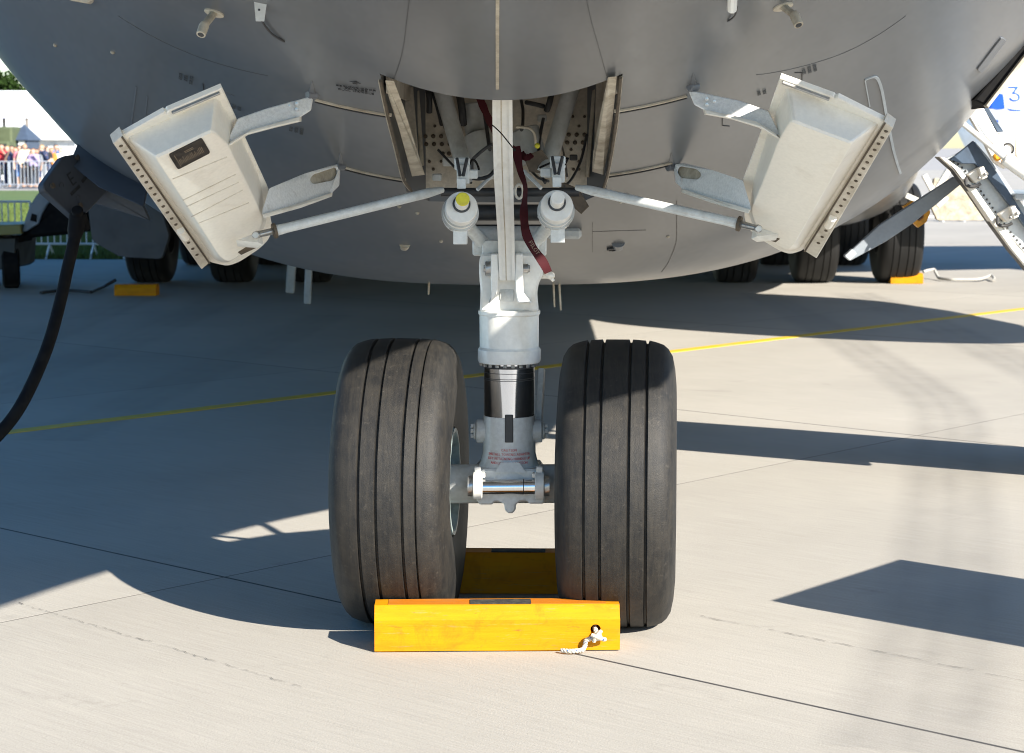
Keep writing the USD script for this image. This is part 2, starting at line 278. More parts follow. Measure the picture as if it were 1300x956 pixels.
slabs_cover = Polygon([tuple(E1 * a + E2 * b) for a, b in [(o1 - 3 * S, o2 - 6 * S), (o1 + 9 * S, o2 - 6 * S), (o1 + 9 * S, o2 + 7 * S), (o1 - 3 * S, o2 + 7 * S)]])
obj('far_ground', trimesh.Trimesh([(-1500, -300, -.06), (1500, -300, -.06), (1500, 3000, -.06), (-1500, 3000, -.06)], [[0, 1, 2], [0, 2, 3]]), MT['asph'], smooth=False, kind='structure')
far_ap = apron_poly.difference(near.buffer(7))
obj('far_apron', trimesh.util.concatenate([trimesh.Trimesh(*[np.c_[np.array(v), np.full(len(v), .0015)], f], process=False) for v, f in [trimesh.creation.triangulate_polygon(g, engine='earcut') for g in getattr(far_ap, 'geoms', [far_ap])]]), MT['conc'], ap, smooth=False)
# hairline cracks in the slabs
def crack(a, b, seed):
    r = random.Random(seed); a, b = np.array(a), np.array(b); n = 90; pts = [a + (b - a) * t / n + np.array([r.gauss(0, .004), r.gauss(0, .004)]) for t in range(n + 1)]
    t = (b - a) / np.linalg.norm(b - a); s = np.array([-t[1], t[0]]); V, f = [], []
    for i, p in enumerate(pts):
        w = max(.0004, r.gauss(.0009, .0006)); V += [(*(p - s * w), .0035), (*(p + s * w), .0035)]
        if i and r.random() > .12: k = 2 * i; f += [[k - 2, k, k - 1], [k - 1, k, k + 1]]
    m = trimesh.Trimesh(V, f, process=False); m.fix_normals(); return m
each('slab_crack', [crack((.62, 7.1), (2.6, 5.27), 1), crack((-1.9, 7.3), (-.7, 6.12), 2)], MT['seal'], ap, smooth=False)
# painted line
MT['line'] = grime('line_yellow', (.62, .42, .02), (.45, .36, .14), scale=5, amt=(.5, .8), rough=.7, rough2=.8, fine=90, fineamt=.15)
la, lb = np.array([-3.05, 11.81]), np.array([5.19, 21.02]); lt = (lb - la) / np.linalg.norm(lb - la); ls = np.array([-lt[1], lt[0]])
obj('taxi_line', slab3([(*(la + lt * t + ls * w), .004) for t, w in ((-18, -.062), (60, -.062), (60, .062), (-18, .062))], (0, 0, -.0035), .001), MT['line'], smooth=False, kind='structure')
# faint tyre tracks left by turning wheels, thin worn films of rubber
MT['track'] = usdkit.material(stage, '/World/Looks/rubber_film', {'g': ('geometry', {}), 'a': ('noise_texture', {'scale': 1.7, 'detail': 8.0, 'roughness': .72}), 'r': ('map_range', {'from_min': .30, 'from_max': .75, 'to_min': .08, 'to_max': .42, 'clamp': True}),
    'uv': ('texture_coordinate', {}), 'sp': ('separate_xyz', {}), 'w': ('rgb_ramp', {'ramp': [(0, (0, 0, 0)), (.22, (.55,) * 3), (.4, (.35,) * 3), (.5, (.6,) * 3), (.62, (.4,) * 3), (.8, (.6,) * 3), (1, (0, 0, 0))]}), 'bw': ('rgb_to_bw', {}), 'mu': ('math', {'math_type': 'multiply'}),
    't': ('transparent_bsdf', {'color': (1, 1, 1)}), 'p': ('principled_bsdf', {'base_color': (.17, .16, .15), 'roughness': .85}), 'x': ('mix_closure', {})},
    [('g.position', 'a.vector'), ('a.fac', 'r.value'), ('uv.UV', 'sp.vector'), ('sp.x', 'w.fac'), ('w.color', 'bw.color'), ('bw.val', 'mu.value1'), ('r.result', 'mu.value2'), ('mu.value', 'x.fac'), ('t.BSDF', 'x.closure1'), ('p.BSDF', 'x.closure2')], surface='x.closure')
def track(pts, w, z=.003):
    p = spline([(*q, z) for q in pts], 60); t = np.gradient(p, axis=0); t /= np.linalg.norm(t, axis=1, keepdims=True); s = np.stack([-t[:, 1], t[:, 0], 0 * t[:, 0]], 1); V = np.vstack([p - s * w / 2, p + s * w / 2]); n = len(p)
    f = np.array([[i, i + 1, n + i] for i in range(n - 1)] + [[i + 1, n + i + 1, n + i] for i in range(n - 1)])
    if np.cross(V[f[0][1]] - V[f[0][0]], V[f[0][2]] - V[f[0][0]])[2] < 0: f = f[:, ::-1]
    uv = np.c_[np.r_[np.zeros(n), np.ones(n)], np.r_[np.linspace(0, 1, n), np.linspace(0, 1, n)]]
    m = usdkit.mesh(stage, numbered('/World/tyre_track'), (V, f), MT['track'], uv=uv); keys(m.GetPrim(), kind='structure')
track([G(960, 372)[:2], G(1060, 425)[:2], G(1180, 500)[:2], G(1205, 600)[:2], G(1190, 800)[:2], G(1150, 955)[:2]], .55)
track([G(1080, 372)[:2], G(1180, 410)[:2], G(1330, 480)[:2], G(1460, 600)[:2]], .6, .0032); track([G(300, 372)[:2], G(170, 430)[:2], G(-30, 500)[:2]], .6, .0034)
track([G(420, 400)[:2], G(240, 480)[:2], G(60, 560)[:2]], .55, .0036); track([G(180, 375)[:2], G(60, 425)[:2], G(-60, 470)[:2]], .6, .0038)

# ------------------------------------------------------------------ the aircraft's hull
ST = np.array([  # depth, half width, height of widest point, bottom, top
    (2.00, .03, 3.32, 3.30, 3.35), (2.06, .38, 3.34, 3.08, 3.68), (2.20, .66, 3.37, 2.95, 3.95), (2.5, 1.00, 3.43, 2.83, 4.36), (3.0, 1.50, 3.48, 2.71, 4.85), (3.6, 1.84, 3.58, 2.59, 5.35), (4.5, 2.16, 3.78, 2.37, 6.0),
    (5.6, 2.45, 3.97, 2.06, 6.8), (6.4, 2.50, 4.0, 1.84, 7.2), (7.5, 2.555, 4.25, 1.52, 7.6), (8.5, 2.6, 4.4, 1.23, 7.8), (9.5, 2.7, 4.4, 1.04, 7.86), (10.5, 2.85, 4.4, .98, 7.86), (12.5, 3.38, 4.4, .98, 7.86),
    (20, 3.43, 4.43, .97, 7.86), (31, 3.43, 4.43, .98, 7.86), (36, 3.2, 4.9, 1.9, 7.86), (48, 1.1, 6.6, 5.6, 7.5), (52, .2, 6.9, 6.7, 7.1)])
HW, HC, HB, HT = (PchipInterpolator(ST[:, 0], ST[:, k]) for k in (1, 2, 3, 4))
NLF = PchipInterpolator([2, 5.8, 8.5, 12, 52], [2.1, 2.02, 2.8, 2.8, 2.1])
def NLN(y): return float(NLF(min(max(y, 2), 52)))
def inside(p):
    x, y, z = p
    if y <= 2.0 or y >= 52: return False
    w, c = HW(y), HC(y); h = c - HB(y) if z < c else HT(y) - c; n = NLN(y) if z < c else 2.0
    return (abs(x - AX) / w) ** n + (abs(z - c) / h) ** n < 1
def hull_z(x, y):
    w, c, n = HW(y), HC(y), NLN(y); return c - (c - HB(y)) * max(0.0, 1 - (abs(x - AX) / w) ** n) ** (1 / n)
def hit(px, py, lift=0.0):
    """Where the sight line through a pixel meets the hull."""
    v = ray(px, py); v = v / v[1]; lo = None
    for d in np.arange(2.5, 14, .05):
        if inside(CAM + v * d): lo = d; break
    if lo is None: lo = 9.9; return CAM + v * lo
    a, b = lo - .05, lo
    for _ in range(24):
        m = (a + b) / 2
        if inside(CAM + v * m): b = m
        else: a = m
    p = CAM + v * a
    return p + normal(p) * lift
def normal(p):
    e = .01; x, y = p[0], p[1]
    n = np.array([-(hull_z(x + e, y) - hull_z(x - e, y)) / (2 * e), -(hull_z(x, y + e) - hull_z(x, y - e)) / (2 * e), 1.0]); return -n / np.linalg.norm(n)
def build_hull():
    ys = np.unique(np.r_[2.0, 2.02, 2.06, 2.12, 2.2, 2.3, np.arange(2.4, 12.2, .1), np.arange(12.5, 52.1, .75)]); ys = ys[ys <= 52]; nt = 200; V = []
    th = np.linspace(0, 2 * np.pi, nt, endpoint=False)
    for y in ys:
        w, c = HW(y), HC(y); ct, sn = np.cos(th), np.sin(th)
        n = np.where(sn < 0, NLN(y), 2.0); h = np.where(sn < 0, c - HB(y), HT(y) - c)
        x = AX + w * np.sign(ct) * np.abs(ct) ** (2 / n); z = c + h * np.sign(sn) * np.abs(sn) ** (2 / n)
        V.append(np.stack([x, np.full(nt, y), z], 1))
    m = len(ys); V = np.vstack(V); f = []
    i, k = np.meshgrid(np.arange(m - 1), np.arange(nt), indexing='ij'); a = (i * nt + k).ravel(); b = (i * nt + (k + 1) % nt).ravel()
    f = np.vstack([np.stack([a, b, a + nt], 1), np.stack([b, b + nt, a + nt], 1)])
    V = np.vstack([V, [[AX, ys[0] - .01, HC(ys[0])], [AX, 52.05, HC(52)]]]); k = np.arange(nt)
    f = np.vstack([f, np.stack([np.full(nt, len(V) - 2), (k + 1) % nt, k], 1), np.stack([np.full(nt, len(V) - 1), (m - 1) * nt + k, (m - 1) * nt + (k + 1) % nt], 1)])
    t = trimesh.Trimesh(V, f, process=False)
    if t.volume < 0: t.invert()
    return t
BW, BY = .373, 7.66
lip = [(AX + BW * s, 6.44 - .20 * s * s) for s in np.linspace(-1, 1, 25)]
bay_poly = Polygon(lip + [(AX + BW, BY - .12), (AX + BW - .08, BY), (AX - BW + .08, BY), (AX - BW, BY - .12)])
cut = trimesh.creation.extrude_polygon(bay_poly, 2.2, engine='earcut'); cut.apply_translation((0, 0, .6))
hull = mf(build_hull()) - mf(cut)
plane = xf('cargo_aircraft', label='grey military transport aircraft standing on its twin wheel nose gear over the concrete', category='aircraft')
obj('fuselage', hull, MT['hull'], plane, smooth=28)

def ribbon(px, w, lift=.003, n=24, th=.004):
    """A thin strip lying on the hull along a pixel polyline."""
    px = spline([(*q, 0) for q in px], n)[:, :2]; p = np.array([hit(*q, lift=lift) for q in px]); t = np.gradient(p, axis=0); t /= np.linalg.norm(t, axis=1, keepdims=True)
    nn = np.array([normal(q) for q in p]); s = np.cross(t, nn); s /= np.linalg.norm(s, axis=1, keepdims=True)
    V = np.vstack([p - s * w / 2, p + s * w / 2, p - s * w / 2 - nn * (th + lift), p + s * w / 2 - nn * (th + lift)]); f = []
    for i in range(n - 1):
        for a, b in ((0, 1), (1, 3), (3, 2), (2, 0)): f += [[a * n + i, a * n + i + 1, b * n + i], [a * n + i + 1, b * n + i + 1, b * n + i]]
    m = trimesh.Trimesh(V, f, process=False); m.fix_normals(); return m
def frame_at(px, py, ang, lift=.003):
    """Point on the hull and its along, up and outward directions for lettering at a pixel angle."""
    p = hit(px, py, lift); q = hit(px + 4 * math.cos(ang), py - 4 * math.sin(ang), lift); x = q - p; n = normal(p); x -= n * (x @ n); x /= np.linalg.norm(x); return p, x, np.cross(n, x), n
def lettering(lines, px, py, ang, h, gap=1.6, depth=.0015, sx=1.0):
    p, x, y, n = frame_at(px, py, ang); out = []
    for k, s in enumerate(lines):
        m = meshkit.text_mesh(s, h, depth); m.vertices[:, 0] -= m.bounds[:, 0].mean(); m.vertices[:, 0] *= sx; m.vertices[:, 1] -= k * h * gap
        m.vertices = p + m.vertices[:, :1] * x + m.vertices[:, 1:2] * y + m.vertices[:, 2:] * n; out.append(m)
    return out
# seams, closed forward doors, arm slots
MT['seam'] = simple('seam_grey', (.075, .08, .085), .5)
each('panel_seam', [ribbon([(524, -30), (517, 20), (512, 60), (500, 100)], .0022, .001), ribbon([(740, -30), (749, 20), (760, 60), (770, 96)], .0018, .001), ribbon([(1150, 20), (1050, 75), (960, 95)], .0018, .001), ribbon([(150, 20), (260, 75), (340, 96)], .0018, .001)], MT['seam'], plane)
obj('centre_seam', [ribbon([(632, -30), (631.5, 40), (631.5, 112)], .010, .004)], MT['jamb'], plane)
each('door_seam', [ribbon([(633.5, -30), (633, 40), (633, 113)], .003, .002),
    ribbon([(859, 255), (859, 300), (850, 330), (840, 345)], .0035, .001), ribbon([(752, 282), (752, 320)], .002, .001), ribbon([(752, 294), (820, 292)], .002, .001)], MT['dark'], plane)
for a, b in (((400, 126), (497, 146)), ((434, 211), (515, 228)), ((780, 141), (872, 121)), ((769, 222), (853, 206))):
    mid = ((a[0] + b[0]) / 2, (a[1] + b[1]) / 2 + 1.5); q = [a, mid, b]
    obj('arm_slot_lip', ribbon(q, .011, .005), MT['jamb'], plane)
    obj('arm_slot', ribbon([(x, y + 3.2) for x, y in q], .0055, .003), MT['dark'], plane)
# stencils, left crest, panel outlines
each('stencil', lettering(['SERVICE DOOR', 'RELEASE', 'PULL HANDLE'], 452, 111, math.radians(-8), .0125, 1.5), MT['ink'], plane, smooth=False)
p0, x0, y0, n0 = frame_at(451, 104, math.radians(-10))
obj('crest', [slab3([p0 + x0 * a + y0 * b for a, b in pts], -n0 * .0015, .0003) for pts in ([(-.018, .003), (-.004, 0), (0, -.008), (.004, 0), (.018, -.002), (.006, .006), (.001, .013), (-.003, .006)], [(-.008, -.010), (.009, -.010), (.006, -.015), (-.005, -.015)])], MT['ink'], plane, smooth=False)
for (px, py, a, L) in ((241, 100, -97, ['NOSE JACK', 'PAD 12', 'NO STEP']), (302, 136, -97, ['TURN', 'LIMIT', 'DOOR']), (381, 165, -97, ['CAUTION', 'DOORS', 'CLEAR']), (1032, 86, -80, ['GROUND', 'SERVICE', 'PANEL']), (968, 116, -80, ['TURN', 'LIMIT'])):
    each('stencil', lettering(L, px, py, math.radians(a), .0115, 1.6), MT['seam'], plane, smooth=False)
each('panel_outline', [ribbon([(258, 106), (259, 117)], .003, .002, 4), ribbon([(917, 149), (917, 159)], .003, .002, 4), ribbon([(917, 159), (926, 160)], .003, .002, 4), ribbon([(1009, 92), (1018, 92)], .0025, .002, 4), ribbon([(1018, 92), (1018, 105)], .003, .002, 4)], MT['ink'], plane)
each('scrape_mark', [ribbon([(173, 110), (166, 162)], .006, .0012, 6), ribbon([(187, 122), (184, 150)], .005, .0012, 6), ribbon([(275, 112), (298, 122)], .002, .0012, 6)], MT['hull2'], plane)
obj('access_panel', [ribbon([(1098, 101), (1110, 97), (1126, 150), (1134, 190), (1143, 220)], .010, .004, 40), ribbon([(1098, 101), (1104, 135)], .004, .003, 8)], simple('panel_edge_pale', (.36, .39, .41), .4), plane)
obj('access_panel', slab3([hit(*q, lift=.006) for q in rounded([(1239, 88), (1271, 46), (1277, 50), (1245, 92)], 3)], -normal(hit(1258, 70)) * .006, .002), MT['hull2'], plane)
# probes, drains and blisters on the hull
def probe(a, b, c, r=.012):
    pa = hit(*a); n = normal(pa); pb = P(b[0], b[1], pa[1] - .10); pc = P(c[0], c[1], pa[1] - .12)
    q = xf('air_probe', plane)
    obj('base_plate', lathe(pa - n * .002, n, [(0, .03), (.006, .03), (.008, .026), (.0081, 0)], 20), MT['jamb'], q)
    obj('mast', tube([pa, pb], [r * 1.0, r * .9], 10), MT['jamb'], q)
    obj('head', tube([pb - (pc - pb) * .3, pb, pc], [r * 1.0, r * 1.25, r * 1.15], 12), MT['jamb'], q)
    obj('opening', lathe(pc, pc - pb, [(.0005, r * .8), (.001, 0)], 12), MT['dark'], q)
probe((272, 16), (259, 33), (255, 44)); probe((994, 8), (1009, 20), (1014, 32))
def blister(px, py, dx, dy, L, w, m='hull2'):
    p = hit(px, py); n = normal(p); q = hit(px + dx, py + dy); t = q - p; t /= np.linalg.norm(t); s = np.cross(n, t); pts = []
    for a in np.linspace(0, 1, 9):
        for b in np.linspace(-1, 1, 9):
            hh = w * .75 * math.sqrt(max(0, 1 - b * b)) * math.sin(math.pi * min(1, .35 + a * .65)) ** .6; pts.append(p + t * L * a + s * w * (1 - .45 * a) * b + n * (hh - .004))
    return hullpts(pts)
obj('drain_fairing', blister(785, 309, 0, 14, .16, .03), MT['hull2'], plane); obj('drain_fairing', blister(514, 311, -3, 14, .12, .025), MT['jamb'], plane)
obj('vent_ring', lathe(hit(778, 315) - normal(hit(778, 315)) * .003, normal(hit(778, 315)), [(0, .026), (.012, .026), (.013, .018), (.004, .016), (.0041, 0)], 18), MT['dark'], plane)
each('fastener', [ball(hit(*q), .008, 1) for q in ((70, 57), (143, 66), (507, 262), (788, 256), (796, 247), (530, 270), (822, 262), (655 - 190, 268), (560, 306), (848, 300), (1000, 250))], MT['jamb'], plane)
pa = hit(331, 5); obj('drain_mast', [hullpts([pa + (-.02, 0, .02), pa + (.02, 0, .02), pa + (-.012, -.02, -.05), pa + (.012, -.02, -.05), pa + (0, .05, -.04), pa + (0, .05, .03)])], MT['white'], plane)
obj('drain_mast', tube([hit(930, -10), hit(928, 4) + (0, -.03, -.02)], .014, 10), MT['white'], plane)
obj('bonding_wire', tube(spline([hit(331, 4, .02), hit(334, 22, .012), hit(344, 38, .008), hit(361, 52, .002)], 24), .0035, 6), MT['dark'], plane)
obj('bonding_wire', tube(spline([hit(934, 0, .02), hit(932, 14, .012), hit(924, 26, .002)], 24), .0025, 6), MT['dark'], plane)
obj('antenna', plate([(88, 0), (110, 4), (118, 0), (112, -12), (86, -12)], lambda x, y: hit(100, -5)[1] - .05, .05), MT['jamb'], plane)
for a, b, w in (((374, 334), (368, 372), .10), ((395, 338), (390, 386), .075)):   # two posts under the belly, well behind the nose
    d = 4284 / (b[1] + 1 - 187); q0, q1 = P(*a, d), P(*b, d); obj('belly_mast', bar(q0 + (0, 0, .4), q1, w, .05, .012, up=(0, 1, 0)), MT['panel'], plane)
for a, b in (((545, 360), (544, 374)), ((702, 362), (704, 390)), ((709, 358), (712, 394))):
    q0, q1 = P(*a, 9.6), P(*b, 9.6); obj('drain_tube', tube([q0 + (0, 0, .05), q1], [.006, .004], 8), MT['jamb'], plane)
obj('vent_scoop', [bx(P(716, 296, hit(716, 296)[1] - .03), (.14, .10, .045), bev=.012)], MT['bayg'], plane)

# ------------------------------------------------------------------ wheel bay
bay = xf('wheel_bay', plane)
wl = BW - .006; x0_, x1_ = AX - wl, AX + wl
zb_ = hull_z(AX + BW, BY) + .03; obj('back_wall', bx((AX, BY - .012, (zb_ + 2.8) / 2), (2 * wl, .012, 2.8 - zb_)), MT['bay'], bay)
obj('side_wall', bx((x0_ + .005, 7.02, 2.3), (.01, 1.22, .9)), MT['bay'], bay); obj('side_wall', bx((x1_ - .005, 7.02, 2.3), (.01, 1.22, .9)), MT['bay'], bay)
obj('ceiling', bx((AX, 7.02, 2.75), (2 * wl - .03, 1.22, .01)), MT['bay'], bay)
dw = BY - .03
riv = []
for row, (yy, xs) in enumerate([(173, range(540, 574, 10)), (183, range(531, 575, 10)), (195, (562, 570, 585)), (171, range(712, 746, 10)), (181, range(710, 746, 10)), (190, (725, 740)), (148, (712, 727, 742)), (205, (560, 545, 735)), (215, (728, 735, 550)), (160, (552, 735))]):
    for xx in xs: riv.append(ball(P(xx, yy, dw + .008), .0085 if row < 5 else .006, 1))
for a_, b_, c_, r_ in (((560, 150), (575, 185), (590, 225), .006), ((556, 190), (580, 215), (598, 232), .005), ((690, 150), (684, 190), (692, 232), .006), ((745, 170), (735, 210), (716, 236), .005), ((612, 118), (616, 150), (622, 190), .007), ((660, 120), (664, 142), (662, 165), .006), ((672, 214), (684, 226), (696, 230), .005), ((575, 160), (584, 190), (582, 222), .004), ((704, 160), (716, 196), (720, 226), .004)):
    obj('hydraulic_line', tube(spline([P(*a_, 7.42), P(*b_, 7.36), P(*c_, 7.2)], 20), r_, 8), MT['dark' if r_ > .0045 else 'steel'], bay)
for x_, y_, w_ in ((570, 205, 16), (588, 196, 10), (668, 226, 12), (688, 150, 12), (728, 200, 10), (555, 225, 12), (610, 200, 12)):
    obj('junction_box', bx(P(x_, y_, 7.48), (w_ * .0029, .05, w_ * .0022), bev=.004), MT['bayg' if w_ > 10 else 'dark'], bay)
each('rivet', riv, MT['brown'], bay)
each('wall_stiffener', [plate([(527, 115), (532, 115), (538, 210), (533, 212)], dw - .03, .03), plate([(752, 115), (757, 112), (748, 225), (743, 225)], dw - .03, .03)], MT['jamb'], bay)
each('wall_stiffener', [plate([(508, 108), (524, 110), (531, 200), (522, 205)], dw - .12, .03), plate([(757, 104), (770, 100), (763, 205), (754, 212)], dw - .12, .03)], MT['bay'], bay)
for q in ([(552, 112), (568, 112), (602, 212), (585, 214)], [(718, 112), (734, 112), (700, 205), (684, 205)]):
    a, b = ((q[0][0] + q[1][0]) / 2, q[0][1]), ((q[2][0] + q[3][0]) / 2, q[2][1] + 14)
    obj('side_brace', tube(spline([P(*a, 7.30), P((a[0] + b[0]) / 2, (a[1] + b[1]) / 2, 7.25), P(*b, 7.15)], 8), [.030] * 8, 16), MT['bayg'], bay)
for a, b, r in (((543, 112), (545, 142), 4), ((550, 116), (562, 158), 4), ((700, 118), (694, 140), 4), ((668, 130), (690, 135), 3), ((583, 120), (588, 158), 5)):
    obj('pipe', tube(spline([P(*a, 7.45), P((a[0] + b[0]) / 2 + 1, (a[1] + b[1]) / 2, 7.43), P(*b, 7.45)], 8), r * .0029, 10), MT['dark'], bay)
obj('actuator', [cyl(P(600, 130, 7.5), P(606, 178, 7.5), .045, .04, 20, .006), cyl(P(604, 170, 7.45), P(622, 225, 7.4), .05, .045, 20, .006)], MT['bayg'], bay)
obj('actuator', cyl(P(664, 165, 7.42), P(678, 205, 7.40), .06, .05, 20, .006), MT['bayg'], bay)
obj('rubber_boot', [hullpts([P(x, y, d) for x, y in ((664, 198), (688, 190), (699, 205), (697, 222), (672, 218)) for d in (7.15, 7.3)])], MT['brown'], bay)
obj('rubber_boot', [slab3([P(x, y, 7.2) for x, y in ((708, 228), (735, 240), (748, 262), (738, 272), (722, 258), (712, 246))], (0, .02, 0), .004)], MT['brown'], bay)
obj('hose', tube(spline([P(628, 182, 7.0), P(607, 196, 7.0), P(599, 206, 7.0), P(599, 216, 7.0)], 24), .006, 8), MT['dark'], bay)
obj('hose', tube(spline([P(628, 216, 7.0), P(620, 224, 6.98), P(608, 227, 6.96), P(600, 226, 6.95)], 24), .007, 8), MT['dark'], bay)
obj('hose', tube(spline([P(655, 161, 7.1), P(672, 163, 7.1), P(679, 172, 7.1), P(680, 186, 7.12)], 24), .005, 8), MT['jamb'], bay)
obj('clip', ball(P(682, 185, 7.0), .010, 1), MT['ylens'], bay)
# jambs along both sides of the opening
def jd(x, y): return 6.24 + (y - 101) / 124 * 1.20
for s in (0, 1):
    a = [(489, 102), (500, 103), (512, 135), (529, 190), (539, 222), (523, 224), (507, 165), (494, 125)] if not s else [(772, 98), (783, 97), (779, 140), (772, 190), (766, 222), (752, 218), (753, 195), (763, 140)]
    obj('door_jamb', plate(a, jd, .02, 0, .002), MT['jamb'], bay)
    e = [(485, 101), (489, 122), (494, 145), (504, 185), (514, 226), (524, 241)] if not s else [(786, 97), (784, 120), (780, 158), (775, 190), (769, 222), (764, 238)]
    obj('jamb_seal', tube(spline([hit(x + (-1.5 if not s else 1.5), y, .004) for x, y in e], 30), .0055, 6), MT['brown'], bay)
    obj('jamb_edge', tube(spline([hit(x + (-4 if not s else 3.5), y, .002) for x, y in e], 30), .003, 6), MT['jamb'], bay)

# ------------------------------------------------------------------ nose gear doors
def gear_door(right):
    g = xf('nose_gear_door', plane)
    if right:
        fp = Plane(P(989, 99, 6.15), P(1123, 155, 6.15), P(1036, 328, 7.15)); bp = fp.off(0); top = P(1003.6, 153.4, 6.11)
        out = [(989.5, 99), (1057, 123.5), (1059, 126), (1063, 124.5), (1124, 155), (1019, 318.6), (1003.6, 323.4), (990, 319), (965, 304), (948, 289), (944, 275), (946, 262), (943, 228), (976, 139)]
        rr = [1, 0, 0, 0, 1, 4, 8, 10, 10, 10, 6, 3, 0, 0]
        base = [(998, 110), (1117, 158), (1108, 172), (1016, 316), (1001, 321), (962, 300), (949, 272), (958, 221), (975, 165)]
        flo = [(1004, 153.4), (1081, 182), (1076, 190), (1007, 311), (999, 318), (964, 298), (953, 266.4), (963, 243), (989, 178)]
        strip = [(1122.5, 155), (1133.5, 163.3), (1036.5, 328.5), (1020, 318)]
        hinge = ((880, 110), (852, 212))
        arm1 = [(875, 116), (884, 116), (940, 128), (976, 141), (991, 172), (984, 170), (960, 155), (928, 147), (895, 140), (882, 133)]; fl1 = [(895, 139), (928, 146), (960, 154), (984, 169), (990, 176), (966, 162), (932, 151.5), (896, 145)]
        arm2 = [(855, 209), (868, 207), (905, 216), (943, 229), (953, 262), (953, 268), (905, 253), (868, 241), (858, 232)]; fl2 = [(867, 240), (905, 252), (953, 266), (950, 271), (905, 258), (866, 245)]
        slot = [(863, 211), (886, 215), (891, 222), (887, 228), (864, 226), (860, 218)]
        rod = [(732, 238), (742, 240), (935, 283)]; ram = (938, 284); lug = (962, 290); pock = [(957, 292), (970, 296), (990, 303), (985, 307), (966, 301)]
    else:
        fp = Plane(P(281, 112, 6.15), P(155, 173, 6.15), P(256, 342, 7.15)); top = P(269.4, 166.4, 6.11)
        out = [(282.5, 112), (214, 141), (212, 144), (209, 142.5), (155, 173), (266.5, 333.4), (288.4, 338.5), (304, 333), (330, 316), (343, 303), (346, 288), (342, 268), (341, 240), (300, 150)]
        rr = [1, 0, 0, 0, 1, 4, 8, 10, 10, 10, 6, 3, 0, 0]
        base = [(276, 123), (160, 176), (170, 188), (272, 331), (288, 336), (325, 314), (340, 282), (331, 228), (302, 165)]
        flo = [(269.4, 166.4), (198, 200), (203, 208), (279, 326), (290, 333), (322, 312), (334, 278), (322, 250), (289, 184)]
        strip = [(156, 172.5), (144, 183), (256, 342.5), (267, 333)]
        hinge = ((396, 120), (432, 211))
        arm1 = [(397, 122), (388, 124), (340, 137), (302, 150), (287, 180), (294, 180), (318, 166), (350, 157), (380, 149), (394, 140)]; fl1 = [(380, 148), (350, 156), (318, 165), (294, 179), (286, 187), (312, 171), (346, 162), (380, 154)]
        arm2 = [(432, 208), (421, 210), (385, 221), (342, 239), (333, 268), (333, 273), (380, 259), (420, 246), (430, 236)]; fl2 = [(420, 245), (380, 258), (333, 272), (335, 277), (380, 264.5), (419.5, 250)]
        slot = [(426, 212), (396, 222), (392, 229), (397, 234), (423, 229), (428, 220)]
        rod = [(562, 241), (552, 243), (352, 293)]; ram = (349, 293); lug = (326, 298); pock = [(329, 306), (318, 310), (302, 320), (306, 323), (325, 314)]
    tp = Plane.__new__(Plane); tp.n = fp.n; tp.o = top; hgt = (top - fp.o) @ fp.n
    obj('door_skin', plate(out, fp, .018, rr, .003), MT['cream'], g)
    # raised box: smooth hull between base and the face
    b3 = [fp.hit(*q) - fp.n * .004 for q in rounded(base, 6, 3)]; f3 = [tp.hit(*q) for q in rounded(flo, 7, 3)]; n = len(b3)
    nv = fp.n
    mid = [f * .93 + b * .07 for f, b in zip(f3, b3)]; cen = np.mean(f3, 0); inn = [f + (cen - f) / np.linalg.norm(cen - f) * .006 for f in f3]
    V = np.vstack([b3, mid, inn]); fa = []
    for r_ in range(2):
        for i in range(n): j = (i + 1) % n; fa += [[r_ * n + i, r_ * n + j, r_ * n + n + i], [r_ * n + j, r_ * n + n + j, r_ * n + n + i]]
    V = np.vstack([V, cen]); fa += [[2 * n + i, 2 * n + (i + 1) % n, 3 * n] for i in range(n)]
    m = trimesh.Trimesh(V, fa, process=False)
    if m.face_normals[-1] @ nv < 0: m.invert()
    obj('inner_box', m, MT['cream'], g, smooth=25)
    # ribs pressed into the face
    if not right:
        for y in (250, 258, 268, 281): pass
        lines = [((219, 227), (288, 199)), ((232, 254), (299, 221)), ((237, 262), (303, 231)), ((243, 275), (308, 241)), ((252, 283), (316, 257))]
        each('face_crease', [bar(tp.hit(*a) + nv * .0005, tp.hit(*b) + nv * .0005, .004, .003, .0005, up=nv) for a, b in lines], MT['cream2'], g)
        pl = [(213.7, 195.7), (256, 174.3), (267, 193), (225.5, 214.5)]
        pc = obj('placard', slab3([tp.hit(*q) + nv * .004 for q in rounded(pl, 3)], -nv * .006, .001), MT['plac'], g)
        # illegible small print is kept as rows of fine pale strokes
        o, ux, uy = tp.hit(*pl[3]), tp.hit(*pl[2]) - tp.hit(*pl[3]), tp.hit(*pl[0]) - tp.hit(*pl[3]); pr = []
        rg = random.Random(3)
        for k in range(17):
            u = .16 + k * .043; h0, h1 = .20 + rg.random() * .05, .40 + rg.random() * .22
            pr.append(bar(o + ux * u + uy * h0 + nv * .0045, o + ux * (u + .01) + uy * h1 + nv * .0045, .0022, .001, 0.0, up=nv))
        pr.append(bar(o + ux * .12 + uy * .1 + nv * .0045, o + ux * .12 + uy * .85 + nv * .0045, .0018, .001, 0.0, up=nv))
        for h_ in (.70, .78): pr.append(bar(o + ux * .4 + uy * h_ + nv * .0045, o + ux * .66 + uy * h_ + nv * .0045, .003, .001, 0.0, up=nv))
        obj('placard_print', pr, MT['letter'], g)
    # bolted edge strip
    sp = fp.off(.012)
    obj('edge_strip', plate(strip, sp, .034, 0, .003), MT['cream2'], g)
    q = [np.array(x, float) for x in strip]; bl = []
